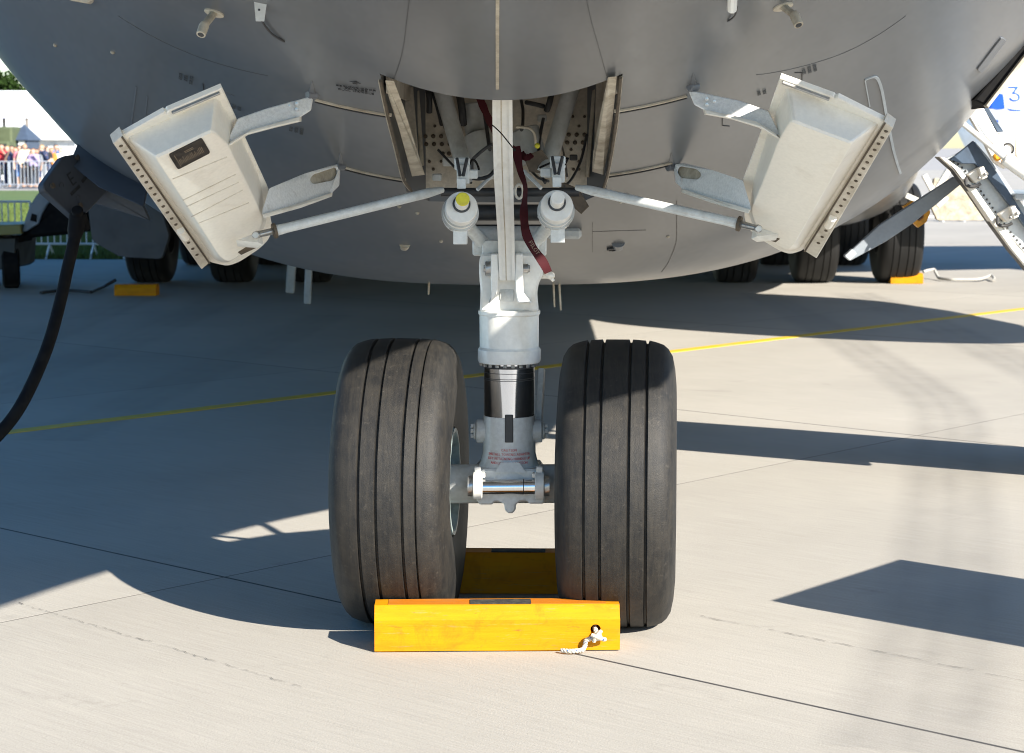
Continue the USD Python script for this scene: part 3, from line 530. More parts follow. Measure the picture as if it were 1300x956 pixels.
    for k in range(19):
        t = .04 + k * .048; c0 = q[0] + (q[3] - q[0]) * t; c1 = q[1] + (q[2] - q[1]) * t; c = c0 * .42 + c1 * .58; w = sp.hit(*c)
        bl.append(lathe(w - nv * .002, nv, [(0, .0062), (.004, .0062), (.0055, .0045), (.0056, 0)], 8))
    each('edge_bolt', bl, MT['brown'], g)
    e0 = q[0] * .9 + q[1] * .1; e1 = q[3] * .9 + q[2] * .1
    obj('edge_groove', bar(sp.hit(*e0) + nv * .001, sp.hit(*e1) + nv * .001, .006, .005, .001, up=nv), MT['brown'], g)
    a, b = (q[1] + (q[2] - q[1]) * .70) * .5 + (q[0] + (q[3] - q[0]) * .70) * .5, (q[1] + (q[2] - q[1]) * .76) * .5 + (q[0] + (q[3] - q[0]) * .76) * .5
    obj('latch', tube([sp.hit(*a) + nv * .008, sp.hit(*b) + nv * .008], .014, 12), MT['cream'], g)
    # rail on the forward edge
    ra, rb = (out[0], out[1]); o0, o1_ = np.array(ra), np.array(rb)
    obj('edge_rail', [bar(fp.hit(*(o0 + (o1_ - o0) * .06 + (0, 2.2))) + nv * .004, fp.hit(*(o0 + (o1_ - o0) * .95 + (0, 2.2))) + nv * .004, .008, .012, .002, up=nv)], MT['steel'], g)
    # arms: web plates with a flange below; depth runs from the hull hinge to the door
    for ar, fl, hg, k in ((arm1, fl1, hinge[0], 0), (arm2, fl2, hinge[1], 1)):
        dh = hit(*hg)[1] - .01; xs = [p[0] for p in ar]; xh, xd = (min(xs), max(xs)) if right else (max(xs), min(xs)); dd = 6.33 if k == 0 else 6.72
        fn = lambda x, y, dh=dh, dd=dd, xh=xh, xd=xd, hy_=hg[1], sl=((ar[2][1] + ar[3][1]) / 2 - hg[1]) / (ar[3][0] - hg[0]): dh + (dd - dh) * min(1.05, max(0, (x - xh) / (xd - xh))) - .0015 * (y - hy_ - 18 * (x - xh) / (xd - xh))
        if k == 1:
            po = Polygon(rounded(ar, 2)).buffer(0).difference(Polygon(rounded(slot, 4)))
            web = []
            vv, tr = trimesh.creation.triangulate_polygon(po, engine='earcut'); fr = np.array([P(x, y, fn(x, y)) for x, y in vv])
            me = trimesh.creation.extrude_polygon(po, 1.0, engine='earcut'); me.vertices = np.array([P(x, y, fn(x, y)) + (0, .022 * (z), 0) for x, y, z in me.vertices])
            if me.volume < 0: me.invert()
            obj('hinge_arm', me, MT['arm'], g, smooth=30)
            obj('arm_recess', plate([(x, y) for x, y in slot], lambda x, y: fn(x, y) + .016, .008), MT['jamb'], g)
        else:
            obj('hinge_arm', plate(ar, fn, .022, 2, .003), MT['arm'], g)
            sg = 1 if right else -1; hx = 902 if right else 372; hy = 131 if right else 137
            each('arm_bolt', [lathe(P(hx + a_ * 6, hy + b_ * 7 + a_ * 2 * sg, fn(hx, hy) - .0005), (0, -1, 0), [(-.002, .006), (.004, .006), (.0045, 0)], 10) for a_ in (-.8, .8) for b_ in (-.5, .5)], MT['steel'], g)
        obj('arm_flange', plate(fl, lambda x, y: fn(x, y) - .03, .06, 0, .003), MT['cream'], g)
        ph = P(*hg, dh); obj('hinge_fitting', [cyl(ph + (-.014, -.01, .0), ph + (.014, .01, .0), .016, None, 14, .003), hullpts([hit(hg[0] - 4, hg[1] - 9, -.01), hit(hg[0] + 4, hg[1] - 9, -.01), ph + (-.01, 0, 0), ph + (.01, 0, 0), hit(hg[0], hg[1] - 18, .002)])], MT['hull2'], g)
    # push rod and its lug
    ln = P(*lug, 6.70); rn = P(*ram, 6.75); r0, r1 = P(*rod[0], 6.95), P(*rod[1], 6.93)
    obj('push_rod', [tube([r0, r1, r1 + (rn - r1) * .05, r1 + (rn - r1) * .93, rn], [.010, .014, .0165, .0165, .019], 18)], MT['bayg'] if False else MT['legblue'], g)
    obj('rod_collar', lathe(rn, rn - r1, [(-.004, .018), (-.004, .026), (.006, .026), (.006, .012)], 18), MT['brown'], g)
    obj('rod_end', [tube([rn, ln], [.012, .011], 12), cyl(ln + (0, -.03, 0), ln + (0, .02, 0), .013, None, 14, .003)], MT['steel'], g)
    sg = 1 if right else -1; q = lambda x, y, h: tp.hit(lug[0] + sg * x, lug[1] + y) + nv * h
    obj('rod_lug', [hullpts([q(-6, -4, .0), q(28, 8, -.004), q(26, 16, -.004), q(8, 12, 0), q(-4, 2, .035), q(4, -3, .04), q(14, 4, .03), q(3, 6, .035)])], MT['white'], g)
    obj('lug_recess', slab3([tp.hit(*p) + nv * .0025 for p in pock], -nv * .004, .0005), MT['brown'], g)
    return g
gear_door(True); gear_door(False)

# ------------------------------------------------------------------ nose gear leg
leg = xf('nose_gear_leg', plane)
LX, LD = 646.5, 7.05; LS = F / LD * 1.0
lc = P(LX, 400, LD)
def zz(py): return P(LX, py, LD)[2]
def rr_(p): return p * LD / F
def vl(prof, mat, name, n=48): # lathe about the leg's axis; rows (pixel row, half width in pixels)
    return obj(name, lathe((lc[0], LD, 0), (0, 0, 1), [(zz(y), rr_(r)) for y, r in prof][::-1], n), mat, leg)
vl([(392, 0), (392, 36), (394, 39.5), (398, 39.5), (400, 38), (440, 37.6), (443, 40), (457, 40.2), (459.5, 39), (459.6, 0)], MT['white'], 'upper_cylinder')
each('collar_bolt', [lathe((lc[0] + rr_(36) * math.cos(a), LD + rr_(36) * math.sin(a), zz(463.5)), (0, 0, 1), [(0, 0), (0, .007), (.009, .007), (.010, 0)], 6) for a in np.linspace(0, 2 * math.pi, 22, endpoint=False)], MT['steel'], leg)
vl([(459, 30), (459, 32.2), (527, 32.2), (527, 30)], MT['chrome'], 'piston', 64)
vl([(462, 32.4), (462, 34), (465, 34), (466, 32.4)], MT['dark'], 'wiper_ring')
each('piston_mark', [lathe((lc[0], LD, 0), (0, 0, 1), [(zz(y), rr_(32.25)), (zz(y - .8), rr_(32.3))], 64) for y in (472, 479, 481)], MT['dark'], leg)
# head casting: block with a waist and two lugs
def LP(px, py, dd): return P(px, py, LD + dd)
head = [(611, 322), (684, 322), (690, 335), (689, 350), (684, 360), (682, 372), (684, 396), (609, 396), (610, 370), (608, 345), (608, 332)]
obj('head_casting', plate(head, LD - .075, .17, 4, .008), MT['white'], leg)
obj('head_beam', [cyl(LP(600, 306, .03), LP(694, 306, .03), rr_(19), None, 28, .006), plate([(612, 305), (684, 305), (684, 326), (612, 326)], LD - .055, .1, 3)], MT['legblue'], leg)
for s in (-1, 1):
    x = 643.5 + s * 15.5
    lug_ = [(x - 4.8, 322), (x + 4.8, 322), (x + 5, 352), (x + 4.5 + s * 1, 372), (x + 5 + s * 12, 386), (x - 5 + s * 3, 384), (x - 4.5, 372), (x - 5, 352)]
    obj('brace_lug', plate(lug_, LD - .135, .08, 3, .004), MT['white'], leg)
    bxp = 643.5 + s * 23.5; each('lug_bolt', [cyl(LP(bxp - 4, 341, -.105), LP(bxp + 4, 341, -.105), rr_(9.5 if s < 0 else 6), None, 12, .002), cyl(LP(bxp - 6, 341, -.105), LP(bxp + 6, 341, -.105), rr_(4.5), None, 8, .001)], MT['steel'], leg)
obj('lug_saddle', cyl(LP(634, 374, -.04), LP(653, 374, -.04), rr_(15), None, 24, .004), MT['legblue'], leg)
each('side_fitting', [cyl(LP(685, 350, -.03), LP(700, 350, -.05), rr_(4), None, 12, .002), ball(LP(699, 350, -.05), rr_(5.5), 2, (1, 1, .9)), cyl(LP(692, 344, -.05), LP(703, 357, -.05), rr_(2.2), None, 10, .001)], MT['cream'], leg)
# the long drag brace up into the bay
bp_ = [(644, 356, -.115), (642.5, 300, -.16), (639.5, 230, -.25), (638, 165, -.40), (637.5, 100, -.52)]; hw_ = [10.0, 10.6, 12.2, 12.8, 12.6]
def brace(dx0, dx1, fwd, back):
    V = []
    for (x, y, dd), h in zip(bp_, hw_):
        for sx, sd in ((dx0, fwd), (dx1, fwd), (dx1, back), (dx0, back)): V.append(LP(x + sx * h, y, dd + sd))
    f = []
    for i in range(4):
        for k in range(4): a, b = i * 4 + k, i * 4 + (k + 1) % 4; f += [[a, b, a + 4], [b, b + 4, a + 4]]
    f += [[0, 2, 1], [0, 3, 2], [16, 17, 18], [16, 18, 19]]; m = trimesh.Trimesh(V, f, process=False); m.fix_normals(); return m
obj('drag_brace', [brace(-1, 1, 0, .05), brace(-1, -.62, -.009, .001), brace(.62, 1, -.009, .001)], MT['white'], leg, smooth=20)
obj('brace_groove', brace(-.18, -.06, -.0015, .002), MT['jamb'], leg, smooth=20)
obj('brace_pin', cyl(LP(627, 345, -.095), LP(661, 345, -.095), rr_(8), None, 20, .003), MT['steel'], leg)
obj('brace_cable', tube(spline([LP(624, 158, -.46), LP(635, 168, -.45), LP(645, 180, -.43), LP(653, 190, -.41)], 16), .0022, 6), MT['black'], leg); obj('cable_end', ball(LP(653, 190, -.41), .0055, 1), MT['black'], leg)
# lower body
vl([(526, 0), (526, 31), (527, 33), (560, 33.5), (575, 34), (585, 36.5), (594, 41), (600, 44), (604, 44.5), (604, 0)], MT['legblue'], 'lower_body')
obj('body_slot', plate([(641, 527), (651.5, 527), (651.5, 562), (641, 562)], LD - rr_(35.2), .02, 1, .002), MT['dark'], leg)
obj('body_ridge', hullpts([LP(x, y, d) for x, y, d in ((636, 587, -rr_(40)), (659, 587, -rr_(40)), (628, 600, -rr_(46)), (668, 600, -rr_(46)), (636, 587, 0), (659, 587, 0), (628, 600, 0), (668, 600, 0))]), MT['legblue'], leg)
for s in (-1, 1):
    x = LX + s * 33
    obj('torque_link_pin', [cyl(LP(x - s * 4, 547, .0), LP(x + s * 9, 547, .0), rr_(15), None, 24, .004), cyl(LP(x + s * 9, 547, 0), LP(x + s * 12, 547, 0), rr_(11), None, 20, .002)] + [cyl(LP(x + s * 12, 547 + 7 * math.sin(a), rr_(7) * math.cos(a)), LP(x + s * 16, 547 + 7 * math.sin(a), rr_(7) * math.cos(a)), rr_(3), None, 6, .001) for a in np.linspace(0, 6.283, 6, endpoint=False)], MT['bayg'], leg)
each('torque_link', [hullpts([LP(x, y, d) for x, y in ((618, 440), (675, 440), (640, 500), (655, 500)) for d in (.13, .17)]), hullpts([LP(x, y, d) for x, y in ((614, 560), (680, 560), (640, 500), (655, 500)) for d in (.13, .17)])], MT['bayg'], leg)
obj('torque_link', bar(LP(684, 545, .06), LP(688, 468, .12), .02, .03), MT['legblue'], leg)
def curved_text(lines, py0, dpy, h, mat):
    out = []
    for k, s in enumerate(lines):
        m = meshkit.text_mesh(s, h, .0008); m.vertices[:, 0] -= m.bounds[:, 0].mean(); m.vertices[:, 0] *= 1.0
        z = zz(py0 + k * dpy); R = rr_(35.4 + k * .25); a = m.vertices[:, 0] / R; r = R + m.vertices[:, 2]
        m.vertices = np.stack([lc[0] + r * np.sin(a), LD - r * np.cos(a), z + m.vertices[:, 1]], 1); out.append(m)
    return out
obj('warning_text', curved_text(['CAUTION', 'INSTALL TOWING ADAPTER', 'LIFT RETAINING HANDLE UP', 'AND LOCK IN POSITION'], 568, 5.4, .0085, None), MT['redtext'], leg, smooth=False)
# axle housing
hs = [(607, 596), (686, 596), (691, 603), (692, 634), (690, 640), (672, 640), (669, 636), (660, 637), (655, 641), (655, 647), (651, 652), (645, 652), (641, 648), (640, 640), (634, 637), (628, 637), (625, 641), (609, 641), (604, 634), (602, 603)]
obj('axle_housing', plate(hs, LD - .11, .22, 2, .006), MT['legblue'], leg)
obj('tow_pin', cyl(LP(609, 618, -.135), LP(683, 618, -.135), rr_(9.6), None, 32, .002), MT['chrome'], leg)
obj('pin_groove', [lathe(LP(664, 618, -.135), (1, 0, 0), [(0, rr_(9.75)), (.003, rr_(9.75))], 28)], MT['dark'], leg)
for x, m_ in ((606.5, 'white'), (685, 'white')):
    s = -1 if x < 640 else 1
    obj('pin_collar', [lathe(LP(x, 616, -.13), (1, 0, 0), [(-rr_(6), 0), (-rr_(6), rr_(16)), (-rr_(5), rr_(18)), (rr_(5), rr_(18)), (rr_(6), rr_(16)), (rr_(6), 0)], 28), bx(LP(x + (0 if s < 0 else 0), 598, -.13), (rr_(8), .03, rr_(12)), bev=.003), bx(LP(x - s * 6, 603, -.13), (rr_(7), .03, rr_(6)), bev=.003)], MT[m_], leg)
    obj('pin_nut', lathe(LP(x + s * 9, 617, -.125), (1, 0, 0), [(-rr_(3.5), 0), (-rr_(3.5), rr_(13)), (rr_(3.5), rr_(13)), (rr_(3.5), 0)], 16), MT['steel'], leg)
axz = .492
obj('axle', cyl((lc[0] - .36, LD - .01, axz), (lc[0] + .36, LD + .01, axz), rr_(25), None, 32), MT['bayg'], leg)

# ------------------------------------------------------------------ wheels
def wheel(parent_name, c, R, W, rim, yaw, grooves, tm_, rm, seg=120, toe=0.0):
    w = xf(parent_name, plane); axis = np.array([math.cos(yaw), math.sin(yaw), 0.0]); h = W / 2
    prof = [(-h * .62, rim * .92), (-h * .80, rim), (-h * .90, rim + .012), (-h * .965, rim + (R - rim) * .25), (-h, rim + (R - rim) * .50), (-h * .975, rim + (R - rim) * .68), (-h * .93, rim + (R - rim) * .82), (-h * .86, rim + (R - rim) * .895), (-h * .78, rim + (R - rim) * .940), (-h * .70, R * .974), (-h * .62, R * .984), (-h * .54, R * .991)]
    g = [x * h for x in grooves]; top = []
    gd = .011 * R / .5; gw = .0065 * R / .5
    xs = [-h * .52]
    for x in g:
        rr = R * (1 - .010 * (x / (h * .55)) ** 2)
        top += [(x - gw, rr), (x - gw * .75, rr - gd * .35), (x - gw * .45, rr - gd), (x + gw * .45, rr - gd), (x + gw * .75, rr - gd * .35), (x + gw, rr)]
    allp = prof + top + [(-a, r) for a, r in prof[::-1]]
    m = lathe(c, axis, allp, seg)
    # the tyre settles on the ground
    v = m.vertices; lo = v[:, 2] < .001; v[lo, 2] = .001; m.vertices = v
    if m.volume < 0: m.invert()
    obj('tyre', m, tm_, w, smooth=26)
    for s in (-1, 1):
        ax2 = axis * s
        obj('rim', lathe(c, ax2, [(h * .78, rim + .012), (h * .92, rim + .006), (h * .92, rim - .008), (h * .84, rim - .016), (h * .66, rim * .86), (h * .60, rim * .60), (h * .70, rim * .52), (h * .80, rim * .38), (h * .82, 0)], 48), rm, w)
        u = np.array([0, 0, 1.0]); t = np.cross(ax2, u)
        if R < .6: each('rim_bolt', [lathe(c + ax2 * h * .64 + (u * math.cos(a) + t * math.sin(a)) * rim * .84, ax2, [(0, .009), (.016, .009), (.017, 0)], 6) for a in np.linspace(.2, 6.48, 14, endpoint=False)], MT['steel'], w)
    return w
YW = -math.radians(3.8)
cL, cR = P(511, 600, LD + .03), P(784, 600, LD - .01); cL[2] = cR[2] = .497
wheel('nose_wheel', cL, .510, .410, .185, YW, (-.42, -.13, .30, .53), MT['tyre'], MT['rim'], 140)
wheel('nose_wheel', cR, .510, .412, .185, YW, (-.50, -.24, .22, .50), MT['tyre'], MT['rim'], 140)

# ------------------------------------------------------------------ taxi lights
def taxi_light(px, py, cap, right):
    t = xf('taxi_light', plane); c = P(px, py, 6.66); ax = np.array([(-.10 if not right else -.03) * -1, -1, .30]); ax /= np.linalg.norm(ax); k = 6.66 / F
    R = 20.5 * k
    obj('housing', lathe(c, ax, [(-.19, 0), (-.19, R * .7), (-.12, R * 1.08), (-.075, R * 1.14), (-.073, R * 1.07), (-.045, R * 1.05), (-.043, R), (-.002, R), (0, R * .96), (0, 0)], 48), MT['white'], t)
    obj('clamp_ring', [lathe(c, ax, [(-.077, R * 1.05), (-.078, R * 1.17), (-.070, R * 1.17), (-.069, R * 1.05)], 48), lathe(c, ax, [(-.047, R), (-.047, R * 1.09), (-.043, R * 1.09), (-.043, R)], 48)] + [lathe(c - ax * .078 + R * 1.13 * (np.cross(ax, (0, 0, 1)) * math.cos(a) + np.array([0, 0, 1]) * math.sin(a)), ax, [(0, .006), (.012, .006), (.012, 0)], 8) for a in (-2.3, -1.7, -1.0, -.3)], MT['bayg'], t)
    c2 = c + ax * .0 + np.array([0, 0, .2]) * k * 20
    obj('stub', lathe(c2, ax, [(-.002, 9 * k), (.06, 8.7 * k), (.061, 8.2 * k)], 28), MT['white'], t)
    obj('stub_seal', lathe(c2, ax, [(0, 9 * k), (0, 11.5 * k), (.005, 11 * k), (.006, 9 * k)], 28), MT['dark'], t)
    obj('stub_cap', lathe(c2, ax, [(.058, 8.8 * k), (.0615, 8.8 * k), (.063, 8.0 * k), (.063, 0)], 28), MT[cap], t)
    s = 1 if right else -1
    each('bracket', [bx(P(px + (1 if right else -1.5), py + 36, 6.74), (18 * k, .04, 22 * k), bev=.002), bx(P(px, py - 30, 6.74), (11 * k, .05, 13 * k), bev=.002), bx(P(px - (s * 0) + 2, py - 42, 6.80), (16 * k, .05, 26 * k), bev=.004)], MT['legblue'], t)
    each('bracket_bolt', [tube([P(px - 6, py - 62, 6.77), P(px - 2, py - 40, 6.74)], .006, 8), tube([P(px + 7, py - 62, 6.77), P(px + 2, py - 40, 6.74)], .006, 8)], MT['dark'], t)
    each('bracket_head', [bx(P(px + 1, py - 55, 6.83), (20 * k, .05, 16 * k), bev=.004), bx(P(px - s * 14, py - 42, 6.83), (14 * k, .05, 12 * k), bev=.004)], MT['legblue'], t)
    obj('bracket_strut', tube([P(px - s * 20, py - 22, 6.95), P(px - s * 42, py - 44, 7.0)], .007, 8), MT['legblue'], t)
    obj('support_arm', cyl(P(px - s * 6, py + 22, 6.88), P(px - s * 26, py + 44, 7.03), .022, .024, 16), MT['legblue'], t)
    obj('wire', tube(spline([P(px + 8, py - 50, 6.8), P(px + 14, py - 60, 6.86), P(px - s * 22, py - 48, 6.95)], 16), .004, 6), MT['black'], t)
taxi_light(586, 263, 'ylens', False); taxi_light(707, 261, 'white', True)
obj('head_crosstube', [cyl(P(560, 244, 7.2), P(735, 244, 7.2), .016, None, 14), cyl(P(604, 270, 7.25), P(690, 270, 7.25), .03, None, 18), cyl(P(600, 292, 7.22), P(694, 292, 7.22), .02, None, 18)], MT['dark'], leg)
obj('uplock_ring', tube([P(659 + 5 * math.cos(a), 243 + 9 * math.sin(a), 6.95) for a in np.linspace(0, 6.283, 24)], .0045, 8), MT['cream'], leg)

# ------------------------------------------------------------------ red ribbon tied in the bay
def flat_ribbon(pts, w, th=.0025):
    """pts rows (px, py, depth, half width px, twist)"""
    n = 60; a = spline([p[:3] for p in pts], n); t = np.linspace(0, 1, len(pts)); tw = np.interp(np.linspace(0, 1, n), t, [p[3] for p in pts]); V = []
    c = np.array([P(*q) for q in a]); T = np.gradient(c, axis=0); T /= np.linalg.norm(T, axis=1, keepdims=True)
    for i in range(n):
        s = np.cross(T[i], (0, 1, 0)); s /= np.linalg.norm(s); s = s * math.cos(tw[i]) + np.array([0, 1, 0]) * math.sin(tw[i]); nn = np.cross(T[i], s)
        wv = w * (1 + .08 * math.sin(i * .5)); V += [c[i] - s * wv - nn * th / 2, c[i] + s * wv - nn * th / 2, c[i] + s * wv + nn * th / 2, c[i] - s * wv + nn * th / 2]
    f = []
    for i in range(n - 1):
        for k in range(4): p, q = i * 4 + k, i * 4 + (k + 1) % 4; f += [[p, q, p + 4], [q, q + 4, p + 4]]
    f += [[0, 1, 2], [0, 2, 3], [4 * n - 4, 4 * n - 2, 4 * n - 3], [4 * n - 4, 4 * n - 1, 4 * n - 2]]; m = trimesh.Trimesh(V, f, process=False); m.fix_normals(); return m
rib = xf('safety_ribbon', label='dark red warning ribbon with pale lettering hanging beside the white nose gear brace', category='ribbon')
obj('strap', flat_ribbon([(603, 112, 7.0, .2), (612, 132, 6.98, .3), (621, 152, 6.97, .4), (634, 175, 6.97, .2), (652, 190, 6.95, .1)], .013), MT['red'], rib)
obj('strap', flat_ribbon([(661, 194, 6.9, .0), (668, 200, 6.86, .3), (676, 196, 6.86, .9)], .012), MT['red'], rib)
obj('strap', flat_ribbon([(655, 186, 6.88, .1), (660, 215, 6.84, .6), (667, 240, 6.82, 1.15), (665, 270, 6.80, .95), (667, 292, 6.78, .2), (675, 312, 6.76, .0), (690, 334, 6.75, .1), (696, 346, 6.76, .2)], .0148), MT['red'], rib)
tx = meshkit.text_mesh('PILOT', .0125, .0008); tx.vertices[:, 0] -= tx.bounds[:, 0].mean(); tx.vertices[:, 1] -= .0085
o = P(679, 314, 6.735); ux = P(687, 327, 6.735) - P(671, 302, 6.735); ux /= np.linalg.norm(ux); uy = np.cross((0, -1, 0), ux); tx.vertices = o + tx.vertices[:, :1] * ux + tx.vertices[:, 1:2] * uy + tx.vertices[:, 2:] * np.array([0, -1, 0])
obj('lettering', tx, MT['letter'], rib, smooth=False)

# ------------------------------------------------------------------ external power panel
simple('slate', (.070, .078, .092), .45)
pp = xf('power_panel', plane, label='grey access panel marked E with the power lead plugged in')
ef = Plane(P(55, 236, 8.35), P(94, 197, 8.6), P(102, 277, 8.5))
E_ = [(55, 233), (80, 198), (94, 196), (137, 229), (137, 242), (104, 277), (96, 277), (56, 242)]
obj('panel_face', plate(E_, ef, .03, [3, 4, 1, 1, 3, 5, 5, 4], .004), MT['slate'], pp)
uf = Plane(P(94, 197, 8.58), P(107, 161, 9.0), P(137, 229, 8.66))
obj('panel_side', plate([(84, 204), (93, 196), (107, 161), (150, 184), (190, 222), (182, 262), (126, 238)], lambda x, y: 8.55 + (215 - y) * .006, .03, 1, .004), MT['slate'], pp)
obj('panel_side', plate([(126, 232), (182, 262), (190, 280), (118, 258), (126, 243)], lambda x, y: 8.75, .03, 1), MT['slate'], pp)
obj('gear_fairing_door', plate([(112, 262), (128, 250), (200, 250), (215, 300), (205, 329), (152, 326), (117, 306)], 23.2, .12, 5), MT['slate'], plane)
each('panel_bolt', [lathe(ef.hit(*q) - ef.n * .002, ef.n, [(0, .012), (.012, .012), (.013, 0)], 8) for q in ((97, 200), (129, 225.5), (66, 236), (101, 261))], MT['brown'], pp)
each('panel_ring', [trimesh.util.concatenate([tube([ef.hit(*q) + ef.n * .001 + .014 * (np.cross(ef.n, (0, 0, 1)) * math.cos(a) + np.array([0, 0, 1]) * math.sin(a)) for a in np.linspace(0, 6.283, 16)], .0012, 5)]) for q in ((99.5, 207), (121, 225), (78, 236), (99, 252))], MT['ink'], pp)
m = meshkit.text_mesh('E', .055, .002); m.vertices[:, 0] -= m.bounds[:, 0].mean(); m.vertices[:, 1] -= .0275; o = ef.hit(90.5, 227) + ef.n * .001
ux = ef.hit(98, 238) - ef.hit(86, 221); ux = ef.hit(98, 219) - o; ux = (ef.hit(97, 221) - ef.hit(84, 232)); ux /= np.linalg.norm(ux); uy = np.cross(ef.n, ux)
m.vertices = o + m.vertices[:, :1] * ux + m.vertices[:, 1:2] * uy + m.vertices[:, 2:] * ef.n
obj('panel_letter', m, MT['ink'], pp, smooth=False)
each('panel_stripe', [bar(ef.hit(*a) + ef.n * .001, ef.hit(*b) + ef.n * .001, .014, .002, 0, up=ef.n) for a, b in (((104, 231), (113, 220)), ((90, 247), (101, 236)))], MT['ink'], pp)
obj('power_socket', [cyl(P(98, 266, 8.38), P(99, 276, 8.42), .024, None, 14, .003), cyl(P(100, 272, 8.44), P(108, 292, 8.46), .03, .026, 14, .004)], MT['black'], pp)
cb = xf('power_cable', label='thick black ground power cable hanging from the E panel down to the left', category='cable')
cpts = [P(99, 275, 8.42), P(95, 300, 8.40), P(86, 340, 8.36), P(76, 385, 8.3), P(62, 435, 8.2), P(44, 480, 8.1), P(20, 525, 8.0), P(-10, 560, 7.9), P(-70, 610, 7.7), P(-200, 680, 7.6), P(-380, 756, 7.5)]
obj('lead', tube(spline(cpts, 90), .0255, 16), MT['black'], cb)
obj('plug', lathe(P(99, 272, 8.42), P(95, 300, 8.40) - P(99, 272, 8.42), [(0, 0), (0, .036), (.07, .034), (.10, .027), (.10, 0)], 18), MT['black'], cb)

# an open hatch under the right side of the nose, beyond the frame; it shades the tyre tops and the right door
def up_sun(gx, gy, z): return np.array([gx + SA * z, gy - SB * z, z])
obj('nose_hatch', slab3([up_sun(x, y, z) for x, y, z in ((-.86, 7.52, 2.28), (-.56, 7.72, 2.36), (-.56, 8.30, 2.5), (-1.34, 8.30, 2.5), (-1.30, 8.06, 2.44), (-1.0, 7.7, 2.36))], (.02, 0, .02), .002), MT['hull2'], plane)
# ------------------------------------------------------------------ sponsons, main wheels, wing, engines
for s in (-1, 1):
    ys = np.linspace(0, 1, 40); V = []; nt = 48; th = np.linspace(0, 2 * math.pi, nt, endpoint=False)
    for t in ys:
        y = 20.5 + t * 17; k = math.sin(math.pi * min(1, .02 + t * .9 + .05)) ** .42 if t > 0 else .05; k = max(.03, min(1, k))
        cx, cz = AX + s * 3.0, 1.98 + .25 * (1 - k); V += [(cx + 1.92 * k * np.sign(math.cos(a)) * abs(math.cos(a)) ** .5, y, cz + 1.42 * k * np.sign(math.sin(a)) * abs(math.sin(a)) ** .5) for a in th]
    f = []
    for i in range(39):
        for k in range(nt): a, b = i * nt + k, i * nt + (k + 1) % nt; f += [[a, b, a + nt], [b, b + nt, a + nt]]
    V = [tuple(v) for v in V] + [tuple(np.mean(V[:nt], 0)), tuple(np.mean(V[-nt:], 0))]
    f += [[len(V) - 2, (k + 1) % nt, k] for k in range(nt)] + [[len(V) - 1, 39 * nt + k, 39 * nt + (k + 1) % nt] for k in range(nt)]
    m = trimesh.Trimesh(V, f, process=False); m.fix_normals(); obj('gear_fairing', m, MT['hull'], plane)
    for row, y in ((0, 25.2), (1, 29.0)):
        for x in (2.65, 3.63, 4.66):
            wheel('main_wheel', np.array([-.065 + s * x, y, .62]), .635, .53, .26, 0.0, (-.5, -.2, .2, .5), MT['tyre2'], MT['dark'], 64)
obj('gear_fairing_door', plate([(1186, 226), (1222, 228), (1252, 262), (1250, 280), (1190, 280), (1182, 262)], 24.2, .1, 3), MT['jamb'], plane)
each('fairing_door_brace', [bar(P(1173, 222, 24.0), P(1186, 246, 24.0), .09, .06), bar(P(1186, 246, 24.0), P(1204, 216, 24.0), .09, .06), bar(P(1150, 248, 24.0), P(1168, 256, 24.0), .08, .06), bar(P(1190, 262, 24), P(1202, 250, 24), .07, .05)], MT['white'], plane)
def wing(s):
    def sec(x, le, ch, z, tk):
        u = np.linspace(0, 1, 15); yt = tk * ch * 5 * (.2969 * np.sqrt(u) - .126 * u - .3516 * u ** 2 + .2843 * u ** 3 - .1015 * u ** 4)
        return [(x, le + c * ch, z + t) for c, t in zip(u, yt)] + [(x, le + c * ch, z - t) for c, t in zip(u[::-1][1:-1], yt[::-1][1:-1])]
    a = sec(AX, 14.6, 11.5, 7.35, .15); b = sec(AX + s * 13, 20.0, 6.8, 6.55, .12); c = sec(AX + s * 25, 25.2, 3.4, 5.8, .11); n = len(a); V = np.array(a + b + c); f = []
    for i in range(2):
        for k in range(n): p, q = i * n + k, i * n + (k + 1) % n; f += [[p, q, p + n], [q, q + n, p + n]]
    f += [[2 * n, 2 * n + k, 2 * n + k + 1] for k in range(1, n - 1)] + [[0, k + 1, k] for k in range(1, n - 1)]
    m = trimesh.Trimesh(V, f, process=False); m.fix_normals(); return m
for s in (-1, 1):
    obj('wing', wing(s), MT['hull'], plane, smooth=40)
    for ex, ey, ez in ((6.75, 14.5, 3.6), (13.6, 18.8, 3.6)):
        e = xf('engine', plane); c = np.array([AX + s * ex, ey, ez])
        obj('nacelle', lathe(c, (0, 1, 0), [(.9, .80), (.25, 1.0), (.06, 1.10), (0, 1.18), (.05, 1.26), (.4, 1.38), (1.6, 1.42), (3.0, 1.22), (3.9, .95), (3.9, .8), (.9, .80)], 40), MT['hull'], e)
        obj('fan', lathe(c + (0, .85, 0), (0, -1, 0), [(0, .82), (.02, .3), (.35, .02), (.36, 0)], 24), MT['dark'], e)
        obj('pylon', hullpts([c + (dx, dy, dz) for dx in (-.12, .12) for dy, dz in ((.9, 1.2), (3.6, .8), (3.6, 3.0), (5.6, 3.1))]), MT['hull'], e)

